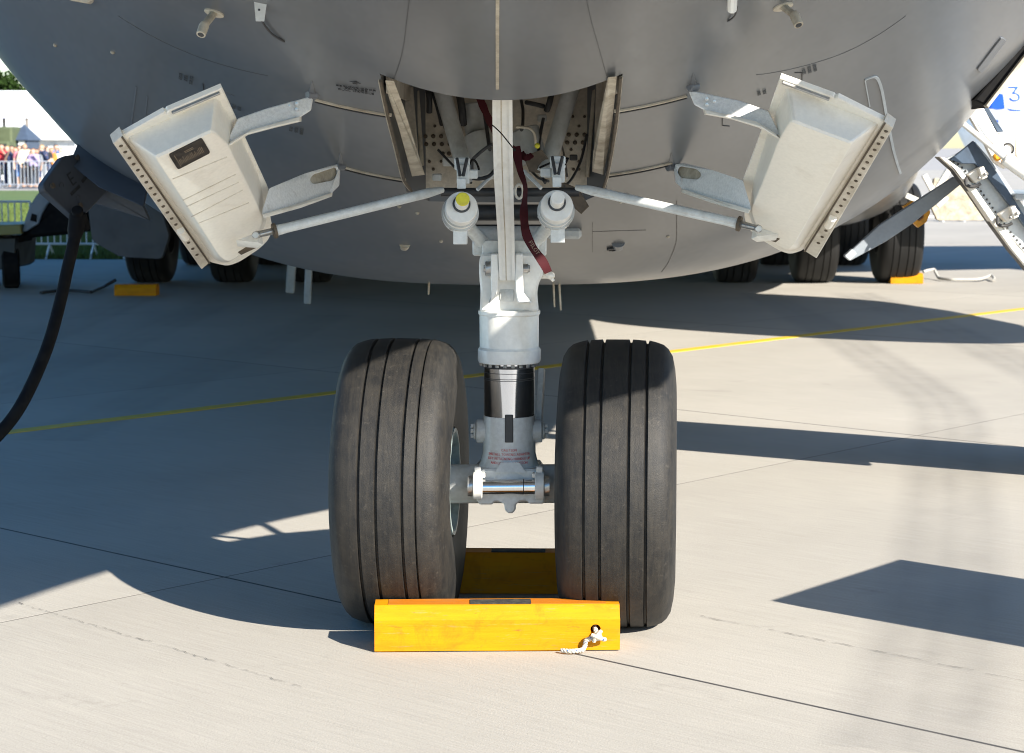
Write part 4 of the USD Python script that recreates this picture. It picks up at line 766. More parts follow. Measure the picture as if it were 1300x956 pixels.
# ------------------------------------------------------------------ crew door with its steps
cd = xf('crew_door', plane, label='open crew entry door with riveted edge folded down on the right')
D0 = 9.7
rim_o = [(1193, 199), (1212, 216), (1232, 243), (1258, 281), (1285, 318), (1312, 350), (1380, 430)]; rim_i = [(1201, 201), (1219, 214), (1240, 241), (1266, 278), (1293, 312), (1320, 343), (1388, 421)]
obj('door_rim', plate(rim_o + rim_i[::-1], D0 - .03, .09, 0, .004), MT['cream'], cd)
obj('door_rim_lip', plate([(x - 1.3, y + .8) for x, y in rim_o] + [(x, y) for x, y in rim_o[::-1]], D0 + .005, .10, 0, .002), MT['dark'], cd)
obj('door_side', plate(rim_i + [(1400, 400), (1330, 305), (1262, 208), (1238, 180), (1214, 196)], D0 + .03, .03, 0, .003), MT['panel'], cd)
obj('door_inner', plate([(1206, 202), (1214, 197), (1236, 179), (1266, 219), (1300, 273), (1330, 318), (1318, 312), (1283, 262), (1257, 229), (1238, 208), (1222, 208)], D0 - .005, .03, 0, .003), MT['navy'], cd)
obj('door_body', plate([(1203, 203), (1214, 200), (1330, 325), (1395, 405), (1560, 610), (1548, 620), (1386, 416)], D0 + .06, .95, 0, .003, vec=(.27, .95, -.055)), MT['navy'], cd)
obj('door_rivet', [ball(P(x + 4.4, y + .5, D0 + .028), .0055, 1) for x, y in spline([(*q, 0) for q in rim_i], 46)[1:-10, :2]], MT['dark'], cd)
for x, y in ((1241, 224), (1281, 274)):
    q = xf('unused', cd) if False else None
    each('latch_bracket', [plate([(x - 12, y - 2), (x + 6, y - 13), (x + 15, y - 3), (x - 2, y + 9)], D0 - .05, .07, 2, .004), plate([(x + 2, y - 10), (x + 8, y - 13), (x + 13, y + 1), (x + 6, y + 4)], D0 - .09, .06, 1, .004)], MT['cream'], cd)
    obj('latch_loop', tube(spline([P(x - 14, y + 2, D0 - .04), P(x - 15, y + 9, D0 - .05), P(x - 8, y + 13, D0 - .05), P(x + 4, y + 9, D0 - .05)], 16), .008, 8), MT['dark'], cd)
    each('latch_bolt', [ball(P(x + 10 - 8 * k, y - 3 + 5 * k, D0 - .095), .009, 1) for k in (0, 1)], MT['steel'], cd)
frame = [(1239, 127), (1244, 128), (1284, 203), (1275, 215), (1262, 206), (1247, 176), (1228, 143), (1230, 136)]
obj('door_arm', plate(frame, D0 - .06, .04, 2, .004), MT['cream'], cd)
obj('door_arm_recess', plate([(1240, 144), (1247, 146), (1262, 172), (1262, 184), (1250, 172), (1240, 156)], D0 - .062, .006, 1, .001), MT['panel'], cd)
obj('door_gasket', plate([(1320, 32), (1237, 127), (1250, 133), (1255, 137), (1320, 50)], 7.95, .4, 0, .006), MT['black'], cd)
obj('door_gasket_edge', plate([(1320, 46), (1252, 134), (1255, 137), (1322, 50)], 7.91, .05, 0, .002), MT['jamb'], cd)
obj('door_stiffener', plate([(1244, 130), (1255, 137), (1274, 167), (1266, 168)], D0 + .05, .05, 1, .003), MT['navy'], cd)
obj('step_box', plate([(1264, 168.5), (1288, 168.5), (1289, 200), (1282, 206), (1276, 200)], D0 + .02, .10, 1, .005), MT['cream'], cd)
obj('step_box', plate([(1289.5, 170), (1340, 178), (1340, 240), (1292, 205)], D0 + .08, .10, 1, .005), MT['cream'], cd)
obj('box_ring', tube([P(1280 + 7 * math.cos(a), 189 + 7 * math.sin(a), D0 + .015) for a in np.linspace(0, 6.283, 28)], .0045, 8), MT['dark'], cd)
obj('box_knob', lathe(P(1266, 199, D0 - .06), (0, -1, 0), [(-.002, .02), (.012, .02), (.018, .012), (.018, 0)], 18), MT['gold'], cd)
obj('door_damper', [tube([P(1219, 154, D0 - .12), P(1276, 201, D0 - .12)], .0135, 14), cyl(P(1275, 200, D0 - .12), P(1360, 262, D0 - .12), .034, None, 20, .006), ball(P(1220, 155, D0 - .12), .022, 2)], MT['white'], cd)
obj('step_strut', plate([(1072, 326), (1116, 286), (1212, 224), (1220, 234), (1160, 283), (1126, 306), (1080, 331)], lambda x, y: D0 + .35, .04, 2, .004), MT['navy'] if False else simple('strut_slate', (.27, .30, .335), .4), cd)
obj('strut_end', plate([(1072, 325), (1082, 316), (1088, 322), (1079, 331.5)], D0 + .345, .05, 2), MT['panel'], cd)
hk = [(1147, 262), (1158, 255), (1178, 258), (1181, 270), (1176, 282), (1166, 289), (1155, 279), (1151, 268)]
po = Polygon(hk).difference(Polygon([(1156, 264), (1172, 264), (1173, 276), (1167, 281), (1160, 275)]))
me = trimesh.creation.extrude_polygon(po, 1.0, engine='earcut'); me.vertices = np.array([P(x, y, D0 + .5) + (0, .05 * z, 0) for x, y, z in me.vertices])
if me.volume < 0: me.invert()
obj('step_foot', me, MT['gold'], cd)
# treads and lower end of the steps (beyond the frame to the right)
for k in range(5):
    c = P(1330 + k * 90, 250 + k * 85, D0 - .1); obj('tread', bx(c + (0, .5, 0), (.28, .9, .03), bev=.005), MT['panel'], cd)

# ------------------------------------------------------------------ chocks
def chock(L, yaw, loc, label, hole=True, w=.155, h=.15, parentless=True, group=None, grip=None):
    c = xf('wheel_chock', label=label, category='wheel chock', group=group)
    pr = Polygon([(0, 0), (0, h * .70), (.028, h * .97), (.034, h), (w - .034, h), (w - .028, h * .97), (w, h * .70), (w, 0)])
    m = trimesh.creation.extrude_polygon(pr, L, engine='earcut')
    m.vertices = m.vertices[:, [2, 0, 1]]; m.vertices[:, 0] -= L / 2
    m = mf(m) if m.volume > 0 else mf(trimesh.Trimesh(m.vertices, m.faces[:, ::-1], process=False))
    # sawn-off chamfered corners at both ends
    for s in (-1, 1):
        k = trimesh.creation.box((.06, .5, .06)); k.apply_transform(trimesh.transformations.rotation_matrix(math.radians(45), (0, 1, 0))); k.apply_translation((s * (L / 2 + .024), 0, h + .022)); m = m - mf(k)
        k = trimesh.creation.box((.06, .06, .5)); k.apply_transform(trimesh.transformations.rotation_matrix(math.radians(45), (0, 0, 1))); k.apply_translation((s * (L / 2 + (.022 if s < 0 else .034)), -.022, .1)); m = m - mf(k)
    top_ = bx((0, w / 2, h - .0005), (L - .09, w - .076, .004)); top_.apply_transform(trimesh.transformations.translation_matrix(loc) @ trimesh.transformations.rotation_matrix(yaw, (0, 0, 1)))
    obj('worn_top', top_, MT['timber_top'], c)
    if hole: m = m - mf(cyl((L / 2 - .082, -.02, h * .47), (L / 2 - .082, w + .02, h * .47), .0175, None, 20))
    m = tm(m); m = m.subdivide_to_size(.05) if False else m
    T = trimesh.transformations.rotation_matrix(yaw, (0, 0, 1)); T[:3, 3] = loc
    m.apply_transform(T); obj('block', m, MT['timber'], c, smooth=20)
    if grip:
        g = bx((grip, w * .42, h + .003), (.205, .06, .003)); g.apply_transform(T); obj('grip_strip', g, MT['grip'], c)
    return c, T
g0, g1 = G(475.5, 828.5), G(787, 826.5); Lf = np.linalg.norm(g1 - g0); yw = math.atan2(g1[1] - g0[1], g1[0] - g0[0])
ch, T = chock(Lf, yw, (g0 + g1) / 2 + (0, 0, .004), 'bright yellow wooden chock with knotted rope in front of the nose wheels', grip=.012)
def TT(p): return (T @ np.r_[p, 1])[:3]
hx = Lf / 2 - .082; hz = .15 * .47
rp = [(hx, .05, hz), (hx, .005, hz - .002), (hx + .004, -.022, hz - .012), (hx - .014, -.020, hz - .024), (hx - .034, -.016, hz - .036), (hx - .036, -.016, .022), (hx - .046, -.03, .008), (hx - .085, -.045, .008), (hx - .115, -.03, .008)]
def strands(pts, r, pitch, nt=160):
    c = spline(pts, nt); t = np.gradient(c, axis=0); L = np.r_[0, np.cumsum(np.linalg.norm(np.diff(c, axis=0), axis=1))]; t /= np.linalg.norm(t, axis=1, keepdims=True); u = np.cross(t, (.3, .5, .81)); u /= np.linalg.norm(u, axis=1, keepdims=True); w = np.cross(t, u)
    return [tube(c + r * .52 * (u * np.cos(2 * np.pi * (L / pitch + k / 3))[:, None] + w * np.sin(2 * np.pi * (L / pitch + k / 3))[:, None]), r * .56, 7) for k in range(3)]
st_ = strands([TT(p) for p in rp], .0078, .034)
for m_, q_ in zip(st_, ('rope', 'rope', 'rope2')): obj('rope_strand', m_, MT[q_], ch)
each('rope_knot', [ball(TT((hx + .004, -.020, hz - .020)), .017, 2, (1, .9, .85)), tube(spline([TT(p) for p in ((hx - .014, -.03, hz - .012), (hx + .004, -.038, hz - .018), (hx + .022, -.028, hz - .026), (hx + .03, -.018, hz - .03))], 14), .0075, 8), tube(spline([TT(p) for p in ((hx + .016, -.014, hz - .004), (hx + .003, -.036, hz - .012), (hx - .008, -.03, hz - .034))], 14), .007, 8)], MT['rope'], ch)
pr_ = spline([TT(p) for p in rp], 60)
each('rope_fleck', [ball(pr_[i] + (.002 * (-1) ** i, -.0062, .003), .0026, 1) for i in range(18, 60, 7)] + [ball(TT((hx + dx, -.0365, hz + dz)), .0032, 1) for dx, dz in ((.004, -.014), (.012, -.018), (-.004, -.02), (.024, -.026))], MT['ropeb'], ch)
b0 = G(651, 755)
ch2, T2 = chock(.62, -.015, b0 + (0, 0, .004), 'shaded yellow wooden chock lying behind and between the nose wheels', grip=.02)
for (a, b, lab) in (((145, 376), (198, 376), 'yellow chock at the far left main wheel in deep shade'), ((1131, 360.5), (1172, 360.5), 'yellow chock with a pale rope at the far right main wheel')):
    ga, gb = G(*a), G(*b); chock(np.linalg.norm(gb - ga), 0, (ga + gb) / 2 + (0, .0, .004), lab, hole=False, w=.22, h=.125)
rr3 = xf('chock_rope', label='pale rope lying on the sunlit concrete beside the far right chock', category='rope')
obj('strand', tube(spline([G(1172, 355) + (0, 0, .10), G(1186, 354) + (0, 0, .12), G(1192, 356) + (0, 0, .03), G(1210, 358) + (0, 0, .03), G(1235, 358) + (0, 0, .03), G(1258, 355) + (0, 0, .06), G(1262, 358) + (0, 0, .03)], 40), .019, 8), MT['rope2'], rr3)
rr4 = xf('chock_rope', label='dark rope lying on the shaded concrete beside the far left chock', category='rope')
obj('strand', tube(spline([G(147, 366) + (0, 0, .1), G(132, 367) + (0, 0, .03), G(115, 374) + (0, 0, .03), G(85, 372) + (0, 0, .03), G(52, 375) + (0, 0, .03)], 40), .02, 8), MT['dark'], rr4)

# ------------------------------------------------------------------ flat trailer beyond the right edge of the frame, its deck throws the shadow
tr = xf('flat_trailer', label='low flat trailer standing beyond the right edge of the picture', category='trailer')
hgt = .95; cs = [np.array([.90, 7.36]), np.array([1.52, 8.12])]
dk = [cs[0], cs[1], cs[1] + E2 * 3.2, cs[0] + E2 * 3.2]
obj('deck', slab3([(x + SA * hgt, y - SB * hgt, hgt) for x, y in dk], (0, 0, -.10), .006), MT['panel'], tr)
for t, u in ((.30, 1.5), (.70, 1.5), (.30, 2.9), (.70, 2.9)):
    c = cs[0] + (cs[1] - cs[0]) * t + E2 * u; c = np.array([c[0] + SA * hgt, c[1] - SB * hgt])
    obj('wheel', lathe((*c, .2), (*E1, 0), [(-.06, 0), (-.06, .16), (-.045, .2), (.045, .2), (.06, .16), (.06, 0)], 28), MT['black'], tr); obj('leg', bx((*c, .58), (.07, .07, .6), ROT, .005), MT['dark'], tr)

# ------------------------------------------------------------------ background, left
MT['grass'] = grime('grass_green', (.085, .135, .025), (.13, .15, .035), scale=.6, rough=.8, rough2=.9, fine=9, fineamt=.35)
obj('grass', trimesh.Trimesh([(-70, 30.3, -.004), (-3, 30.3, -.004), (-3, 79, -.004), (-70, 79, -.004)], [[0, 1, 2], [0, 2, 3]]), MT['grass'], smooth=False, kind='stuff', label='mown grass strip between the apron and the crowd barrier', category='grass')
rg = np.random.default_rng(5); n = 26000; yy = 30.3 + 30 * rg.random(n) ** 1.6; xx = -yy * (.20 + .08 * rg.random(n)); hh = .05 + .06 * rg.random(n); aa = rg.random(n) * 6.283; ln = rg.normal(0, .03, (n, 2)); ww = .012
V = np.stack([np.stack([xx - ww * np.cos(aa), yy - ww * np.sin(aa), np.full(n, -.004)], 1), np.stack([xx + ww * np.cos(aa), yy + ww * np.sin(aa), np.full(n, -.004)], 1), np.stack([xx + ln[:, 0], yy + ln[:, 1], hh], 1)], 1).reshape(-1, 3)
obj('grass_blades', trimesh.Trimesh(V, np.arange(3 * n).reshape(-1, 3), process=False), MT['grass'], smooth=False, kind='stuff', label='short upright blades of the mown grass strip', category='grass')
simple('fence_white', (.72, .74, .74), .4); simple('fence_zinc', (.42, .46, .52), .4, .3)
def barrier(a, b, z1, z0, pitch, mat, r, label, group, feet=True):
    q = xf('crowd_barrier', label=label, category='barrier', group=group); a, b = np.array([*a, 0.0]), np.array([*b, 0.0]); L = np.linalg.norm(b - a); t = (b - a) / L; up = np.array([0, 0, 1.0]); s = np.cross(t, up)
    obj('frame', [tube([a + up * z0, a + up * z1], r, 8), tube([b + up * z0, b + up * z1], r, 8), tube([a + up * z1, b + up * z1], r, 8), tube([a + up * z0, b + up * z0], r, 8)], mat, q)
    for k in range(1, int(L / pitch)):
        p = a + t * k * pitch; obj('bar', tube([p + up * z0, p + up * z1], r * .6, 6), mat, q)
    if feet:
        for p in (a + t * L * .2, a + t * L * .8): obj('foot', [tube([p + up * z0, p - s * .28], r, 6), tube([p + up * z0, p + s * .28], r, 6)], mat, q)
# near row on the grass
xs = [-9.9, -8.72, -7.54, -6.36, -5.18]
for k in range(4):
    barrier((xs[k] + .03, 30.55), (xs[k + 1] - .03, 30.55), .86, .22, .098, MT['fence_white'], .018, ['white barrier on the grass at the far left edge beyond the cart', 'white barrier on the grass seen below the black cowl, left of the cable', 'white barrier on the grass just right of the black cable', 'white barrier on the grass mostly hidden behind the aircraft'][k], 'low white barriers along the grass')
for k in range(7):
    x = -25.2 + k * 1.9; barrier((x + .03, 83), (x + 1.87, 83), 1.10, .15, .15, MT['fence_zinc'], .022, 'grey crowd barrier before the spectators, ' + ['outermost at the left and outside the frame', 'second from the left, mostly outside the frame', 'at the left edge of the frame', 'below the person in navy and the one in white', 'below the cream and lilac tops', 'below the grey and black tops', 'last one before the grey aircraft panel'][k], 'crowd barriers before the spectators', feet=True)

# spectators
SK = [grime('skin_%d' % i, c, tuple(x * .85 for x in c), scale=30, rough=.5, rough2=.6) for i, c in enumerate([(.55, .33, .23), (.62, .40, .29), (.42, .25, .17)])]
HR = [simple('hair_brown', (.06, .035, .02), .6), simple('hair_fair', (.30, .20, .09), .6), simple('hair_dark', (.02, .016, .014), .6), simple('hair_ginger', (.28, .10, .03), .6)]
CL = {k: simple('cloth_' + k, c, .85) for k, c in dict(red=(.55, .04, .05), white=(.75, .74, .72), grey=(.20, .22, .25), navy=(.03, .045, .11), pink=(.62, .22, .26), orange=(.62, .22, .04), blue=(.10, .22, .50), tan=(.42, .31, .2), black=(.025, .025, .03), cream=(.68, .60, .45), lilac=(.40, .32, .52)).items()}
def limb(m, a, b, ra, rb):
    return hullpts(np.vstack([ball(a, ra, 1).vertices, ball(b, rb, 1).vertices]))
def union(parts): return tm(manifold3d.Manifold.batch_boolean([mf(p) for p in parts], manifold3d.OpType.Add))
def person(x, y, yaw, h, skin, hair, top, bottom, label, pose, short):
    q = xf('person', label=label, category='person'); k = h / 1.75; c, s_ = math.cos(yaw), math.sin(yaw)
    def J(a, b, z): return np.array([x + (a * c - b * s_) * k, y + (a * s_ + b * c) * k, z * k])
    sh = [J(-.19, 0, 1.42), J(.19, 0, 1.42)]
    if pose == 0: el = [J(-.25, .02, 1.12), J(.25, .02, 1.12)]; hd = [J(-.24, -.12, .88), J(.24, -.10, .88)]
    elif pose == 1: el = [J(-.28, -.08, 1.16), J(.26, -.10, 1.16)]; hd = [J(-.08, -.24, 1.48), J(.07, -.24, 1.50)]   # holding something to the face
    else: el = [J(-.27, .04, 1.13), J(.24, -.10, 1.14)]; hd = [J(-.20, -.10, .92), J(.02, -.28, 1.10)]
    hip = [J(-.09, 0, .92), J(.09, 0, .92)]; kn = [J(-.10, -.02, .50), J(.11, -.02, .50)]; an = [J(-.10, .03, .09), J(.12, .03, .09)]; toe = [J(-.12, -.13, .04), J(.14, -.13, .04)]
    hc = J(0, -.02, 1.64); body = [ball(hc, .105 * k, 2, (1, 1, 1)), limb(0, J(0, 0, 1.5), hc, .055 * k, .06 * k), limb(0, J(0, -.085, 1.575), hc, .045 * k, .08 * k), ball(J(0, -.125, 1.625), .018 * k, 1), ball(J(-.10, -.01, 1.63), .022 * k, 1), ball(J(.10, -.01, 1.63), .022 * k, 1)]
    body += [hullpts(np.vstack([ball(p, .085 * k, 1).vertices for p in (sh[0] + (sh[1] - sh[0]) * .12, sh[1] + (sh[0] - sh[1]) * .12, J(-.08, 0, 1.05), J(.08, 0, 1.05))])), hullpts(np.vstack([ball(p, .10 * k, 1).vertices for p in (hip[0], hip[1], J(0, 0, 1.08))]))]
    for i in (0, 1):
        body += [limb(0, sh[i], el[i], .056 * k, .043 * k), limb(0, el[i], hd[i], .043 * k, .03 * k), limb(0, hip[i], kn[i], .09 * k, .06 * k), limb(0, kn[i], an[i], .058 * k, .04 * k), limb(0, an[i], toe[i], .045 * k, .035 * k)]
        dr = (hd[i] - el[i]) / np.linalg.norm(hd[i] - el[i]); sd = np.cross(dr, (0, 0, 1)); sd /= np.linalg.norm(sd) + 1e-9
        body.append(limb(0, hd[i], hd[i] + dr * .08 * k, .034 * k, .034 * k)); body.append(limb(0, hd[i] + dr * .02 * k, hd[i] + dr * .07 * k + sd * .05 * k, .013 * k, .010 * k))
        for f_ in range(4): body.append(limb(0, hd[i] + dr * .09 * k + sd * (f_ - 1.5) * .018 * k, hd[i] + dr * (.15 - .01 * abs(f_ - 1.5)) * k + sd * (f_ - 1.5) * .02 * k, .010 * k, .008 * k))
    bm = union(body); bm = trimesh.smoothing.filter_taubin(trimesh.Trimesh(bm.vertices, bm.faces, process=True), iterations=4); obj('body', bm, skin, q, smooth=True)
    e = .016 * k
    shirt = [hullpts(np.vstack([ball(p, .085 * k + e, 1).vertices for p in (sh[0] + (sh[1] - sh[0]) * .12, sh[1] + (sh[0] - sh[1]) * .12, J(-.09, 0, .98), J(.09, 0, .98))])), limb(0, J(0, 0, 1.40), J(0, 0, 1.48), .09 * k, .07 * k)]
    for i in (0, 1): shirt.append(limb(0, sh[i], el[i] if not short else sh[i] + (el[i] - sh[i]) * .6, .056 * k + e, .045 * k + e)); shirt += [] if short else [limb(0, el[i], el[i] + (hd[i] - el[i]) * .9, .043 * k + e, .032 * k + e)]
    obj('top', union(shirt), top, q, smooth=50)
    tr_ = [hullpts(np.vstack([ball(p, .10 * k + e * .7, 1).vertices for p in (hip[0], hip[1], J(0, 0, 1.02))]))]
    for i in (0, 1): tr_ += [limb(0, hip[i], kn[i], .09 * k + e, .062 * k + e)] + ([] if short and pose == 0 else [limb(0, kn[i], an[i], .06 * k + e, .048 * k + e)])
    obj('trousers', union(tr_), bottom, q, smooth=50)
    hm = ball(hc + np.array([0, 0, .02 * k]) + (J(0, .03, 0) - J(0, 0, 0)), .112 * k, 2, (1, 1, 1)); hmv = mf(hm) - mf(bx(hc + (J(0, -.16, 0) - J(0, 0, 0)) - (0, 0, .06 * k), (.30 * k, .2 * k, .22 * k), yaw)); obj('hair', hmv, hair, q, smooth=40)
PX = [(2, 'red', 'navy', 1, 'fair hair'), (9, 'tan', 'black', 0, ''), (15, 'navy', 'grey', 1, ''), (20, 'white', 'tan', 2, ''), (25, 'pink', 'blue', 0, ''), (31, 'cream', 'black', 2, ''), (36, 'white', 'navy', 0, ''), (42, 'lilac', 'black', 1, ''), (47, 'grey', 'navy', 0, ''), (53, 'navy', 'grey', 1, ''), (59, 'black', 'navy', 2, ''), (65, 'orange', 'black', 0, ''), (71, 'blue', 'tan', 1, ''), (77, 'white', 'black', 0, '')]
rp_ = random.Random(11)
WH = ['at the left edge of the photo', 'just right of the person in red', 'holding up a camera beside the olive truck', 'before the dark blue tent', 'in front of the dark tent', 'beside the person in pink', 'in the middle of the spectators', 'raising both hands to the face', 'with broad back to the barrier', 'looking through a camera left of the black top', 'near the right end of the spectators', 'beside the grey panel edge', 'taking a picture at the right end', 'half hidden behind the aircraft panel']
for i, (px, t, b, po_, _) in enumerate(PX):
    d = 85.0 + rp_.random() * 2.5; p = P(px, 190, d); person(p[0], d, rp_.uniform(-.5, .5), rp_.uniform(1.6, 1.82), SK[i % 3], HR[i % 4], CL[t], CL[b], f'spectator in a {t} top {WH[i]}', po_, i % 2 == 0)
simple('canvas', (.80, .80, .78), .7); simple('awning_lav', (.40, .41, .52), .7); simple('olive', (.085, .105, .05), .7); simple('tent_navy', (.05, .075, .12), .7); simple('window_dark', (.03, .035, .04), .2); simple('pole', (.25, .22, .2), .5)
def marquee(px0, px1, d, zw, zr, label, depth=9, mat='canvas'):
    q = xf('marquee', label=label, category='tent'); a, b = P(px0, 187, d)[0], P(px1, 187, d)[0]; c = (a + b) / 2
    obj('wall', bx((c, d + depth / 2, zw / 2), (b - a, depth, zw)), MT[mat], q)
    obj('roof', hullpts([(x, y, z) for x in (a - .3, b + .3) for y, z in ((d - .3, zw), (d + depth + .3, zw), (d + depth / 2, zr))]), MT[mat], q)
    for k in range(4): x = a + (b - a) * k / 3; obj('pole', bx((x, d - .04, zw / 2), (.10, .07, zw)), MT['fence_white'], q)
    obj('valance', bx(((a + b) / 2, d - .33, zw - .12), (b - a + .6, .03, .3)), MT[mat], q)
marquee(-40, 40, 104, 3.0, 4.7, 'long white marquee behind the spectators at the far left'); marquee(24, 96, 96, 2.3, 3.1, 'smaller white tent beside the aircraft panel behind the spectators', 5)
q = xf('awning', label='lavender grey flat awning on a post above the spectators', category='awning'); obj('canopy', hullpts([P(x, y, d) for x, y, d in ((-30, 146, 93), (38, 143, 93), (-30, 153, 93), (38, 148, 93), (-30, 146, 96), (38, 143, 96))]), MT['awning_lav'], q)
for x in (5, 34): p = P(x, 150, 94); obj('post', bx((p[0], 94, p[2] / 2), (.12, .12, p[2])), MT['pole'], q)
q = xf('truck', label='olive green military truck parked behind the spectators', category='truck'); p = P(2, 187, 91)
obj('body', bx((p[0], 92.5, 1.55), (.95, 3, 2.1), bev=.08), MT['olive'], q); obj('cab', bx((p[0] + .1, 90.6, 1.2), (.9, .8, 1.5), bev=.1), MT['olive'], q); obj('windscreen', bx((p[0] + .1, 90.18, 1.6), (.7, .03, .45), bev=.01), MT['window_dark'], q)
for s in (-.4, .4): obj('wheel', lathe((p[0] + s, 91, .45), (1, 0, 0), [(-.12, 0), (-.12, .4), (-.08, .45), (.08, .45), (.12, .4), (.12, 0)], 20), MT['black'], q)
q = xf('pagoda_tent', label='dark blue pointed tent with white patches behind the spectators', category='tent'); a, b = P(13, 187, 91.5)[0], P(32, 187, 91.5)[0]
obj('wall', bx(((a + b) / 2, 93, 1.0), (b - a, 2.4, 2.0)), MT['tent_navy'], q); obj('roof', hullpts([(x, y, 2.0) for x in (a - .1, b + .1) for y in (91.6, 94.4)] + [((a + b) / 2 - .05, 93, 2.75)]), MT['tent_navy'], q); obj('banner', bx(((a + b) / 2 + .12, 91.75, 1.72), (.30, .02, .5)), MT['canvas'], q)
MT['bark'] = simple('bark', (.12, .08, .05), .9)
MT['leaf'] = usdkit.material(stage, '/World/Looks/leaf', {'g': ('geometry', {}), 'r': ('rgb_ramp', {'ramp': [(0, (.03, .055, .015)), (.5, (.06, .10, .025)), (1, (.11, .15, .04))]}), 'd': ('diffuse_bsdf', {}), 't': ('translucent_bsdf', {}), 'x': ('mix_closure', {'fac': .3})}, [('g.random_per_island', 'r.fac'), ('r.color', 'd.color'), ('r.color', 't.color'), ('d.BSDF', 'x.closure1'), ('t.BSDF', 'x.closure2')], surface='x.closure')
def tree(x, y, h, r, label, seed):
    q = xf('tree', label=label, category='tree', group='trees beyond the marquees'); g = np.random.default_rng(seed)
    obj('trunk', [tube(spline([(x, y, 0), (x + .1, y, h * .4), (x - .1, y, h * .8)], 8), np.linspace(.28, .08, 8), 8)] + [tube([(x, y, h * .4), (x + r * .6 * math.cos(a), y + r * .6 * math.sin(a), h * .7)], [.12, .04], 6) for a in (0, 2, 4)], MT['bark'], q)
    n = 5200; cl = g.normal(0, 1, (26, 3)); cl /= np.linalg.norm(cl, axis=1, keepdims=True); cl *= (g.random((26, 1)) ** .4); k = g.integers(0, 26, n); p = cl[k] * (r * .75, r * .75, h * .30) + g.normal(0, .16, (n, 3)) * r + (x, y, h * .66)
    u = g.normal(0, 1, (n, 3)); u /= np.linalg.norm(u, axis=1, keepdims=True); w = np.cross(u, g.normal(0, 1, (n, 3))); w /= np.linalg.norm(w, axis=1, keepdims=True); s = .16
    V = np.stack([p - u * s, p + w * s * .6, p + u * s, p - w * s * .6], 1).reshape(-1, 3); i = np.arange(n) * 4; obj('crown', trimesh.Trimesh(V, np.vstack([np.stack([i, i + 1, i + 2], 1), np.stack([i, i + 2, i + 3], 1)]), process=False), MT['leaf'], q, smooth=False)
for k, (px, d, h, r) in enumerate(((-6, 125, 5.6, 2.6), (9, 128, 5.5, 2.2), (-22, 120, 6.5, 3))): p = P(px, 187, d); tree(p[0], d, h, r, 'leafy green tree above the white marquee, ' + ['at the very left edge', 'right one next to the aircraft nose', 'outside the frame at the left'][k], 20 + k)
# ground power cart on the left
gp = xf('ground_power_cart', label='dark ground cart with black rounded cowl and small wheel at the left edge', category='cart'); D = 24.3
simple('cart_olive', (.23, .22, .07), .5); simple('cart_dark', (.03, .035, .035), .5); simple('cart_grey', (.20, .25, .30), .35)
cow = [(56, 238), (46, 247), (37, 261), (31, 278), (27, 293), (25, 303), (40, 302), (80, 298.5), (108, 295), (112, 270), (90, 250)]
obj('cowl', plate(cow, D - .5, 1.4, 3, .04), MT['black'], gp)
obj('cowl_flank', plate([(56, 238.5), (47, 247.5), (38, 261.5), (32, 278), (28, 294), (33, 294), (49, 284), (53, 272), (60, 260), (67, 252)], D - .53, .05, 1, .01), MT['cart_grey'], gp)
obj('flank_window', plate([(40, 271), (46, 273), (46, 282), (38, 280)], D - .55, .04, 1, .005), MT['black'], gp)
obj('deck_band', plate([(-60, 287), (26, 285), (27, 297), (-60, 303)], D - .6, 1.2, 0, .01), MT['cart_olive'], gp)
obj('chassis', plate([(-60, 303), (20, 302), (18, 338), (12, 342), (-60, 346)], D - .45, 1.0, 0, .01), MT['cart_dark'], gp)
obj('towing_arm', plate([(14, 300), (32, 298), (30, 307), (18, 309)], D - .3, .4, 0, .01), MT['black'], gp)
for px, dd in ((14, -.3), (14, .9), (-50, -.3), (-50, .9)):
    c = P(px, 338, D + dd); c[2] = .25; obj('wheel', lathe(c, (1, .25, 0), [(-.10, 0), (-.10, .14), (-.105, .20), (-.08, .245), (.08, .245), (.105, .20), (.10, .14), (.10, 0)], 32), MT['black'], gp)

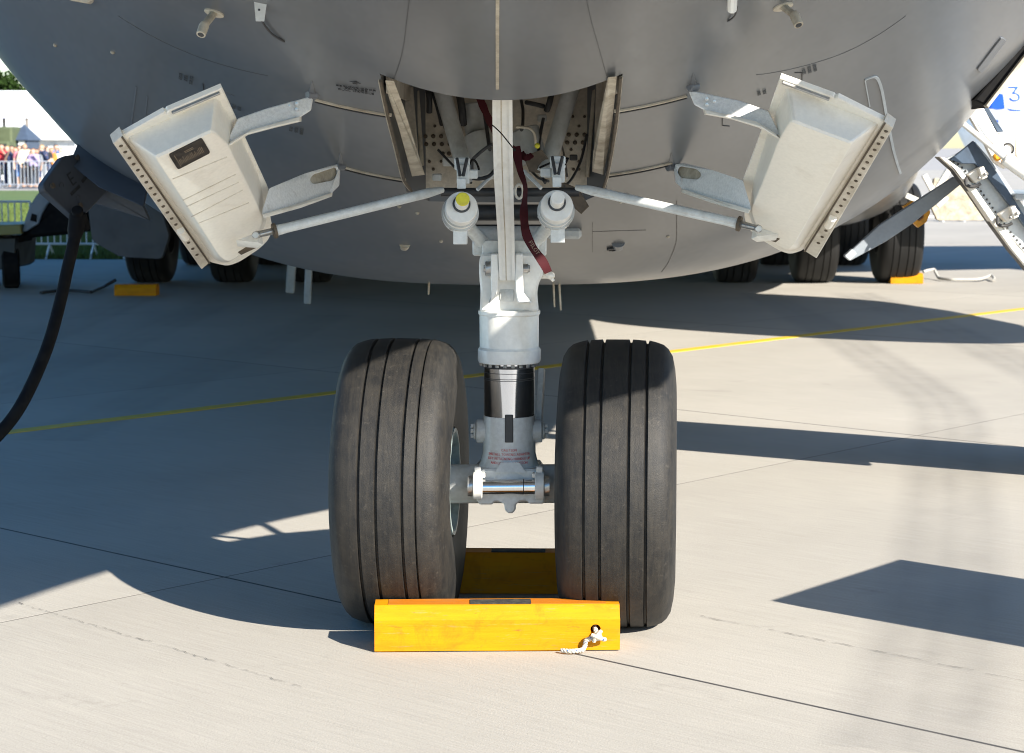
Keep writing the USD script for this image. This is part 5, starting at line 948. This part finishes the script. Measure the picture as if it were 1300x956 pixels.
# ------------------------------------------------------------------ background, right: a white airliner nose with a blue patch and the figure 3
simple('livery_white', (.80, .80, .80), .35); simple('livery_blue', (.03, .12, .55), .4)
al = xf('parked_airliner', label='white parked aircraft with a blue block and blue 3 at the right edge', category='aircraft'); AY, AR = 62.0, 1.55
c0 = np.array([P(1250, 0, AY)[0] + 2.2, AY + AR, 2.50])
obj('fuselage', lathe(c0 - (2.6, 0, 0), (1, 0, 0), [(0, 0), (.05, .4), (.3, .85), (.8, 1.2), (1.5, 1.48), (2.4, AR), (14, AR), (18, .6), (18.2, 0)], 64), MT['livery_white'], al, smooth=40)
def decal(mesh2d, mat, name, lift=.012):
    """A flat shape (x, 0, z) in world metres laid on the round fuselage."""
    m = tm(mesh2d).subdivide_to_size(.12); v = m.vertices.copy(); dz = np.clip(v[:, 2] - c0[2], -AR * .99, AR * .99); rr = np.interp(v[:, 0] - (c0[0] - 2.6), [0, .05, .3, .8, 1.5, 2.4, 14], [0, .4, .85, 1.2, 1.48, AR, AR])
    v[:, 1] = c0[1] - np.sqrt(np.maximum(.01, rr ** 2 - dz ** 2)) - lift - v[:, 1]; m.vertices = v; obj(name, m, mat, al, smooth=False)
def flat(px):
    q = [P(x, y, AY + .1) for x, y in px]; m = trimesh.creation.extrude_polygon(Polygon([(p[0], p[2]) for p in q]), .004, engine='earcut'); m.vertices = m.vertices[:, [0, 2, 1]]; return m
decal(flat(((1256, 136), (1269, 117), (1277, 119), (1277, 138), (1268, 139))), MT['livery_blue'], 'blue_block')
decal(flat(((1279, 137), (1285, 138.5), (1296, 139.5), (1296, 141.5), (1283, 140.5))), MT['livery_blue'], 'blue_stripe')
decal(flat(((1266, 152), (1269, 152), (1269, 156), (1266, 156))), MT['livery_blue'], 'blue_mark')
m = meshkit.text_mesh('3', .46, .004); o = P(1281.5, 128.5, AY + .1); m.vertices = np.stack([m.vertices[:, 0] + o[0], m.vertices[:, 2], m.vertices[:, 1] + o[2]], 1); decal(m, MT['livery_blue'], 'numeral')
obj('landing_gear', [cyl((c0[0] + 3, c0[1], 1.2), (c0[0] + 3, c0[1], .35), .1, None, 12), lathe((c0[0] + 3, c0[1] - .2, .35), (0, 1, 0), [(0, 0), (0, .35), (.3, .35), (.3, 0)], 20)], MT['panel'], al)
for k in range(4):
    x = P(1150 + k * 62, 187, 46)[0]; barrier((x, 46), (x + 1.05, 46), .55, .1, .25, MT['fence_white'], .03, 'low white barrier on the concrete, ' + ['behind the far right wheel', 'below the tan panel behind the crew door', 'just left of the crew door edge', 'hidden behind the crew door'][k], 'low white barriers beyond the crew door')
stage.GetRootLayer().defaultPrim = 'World'
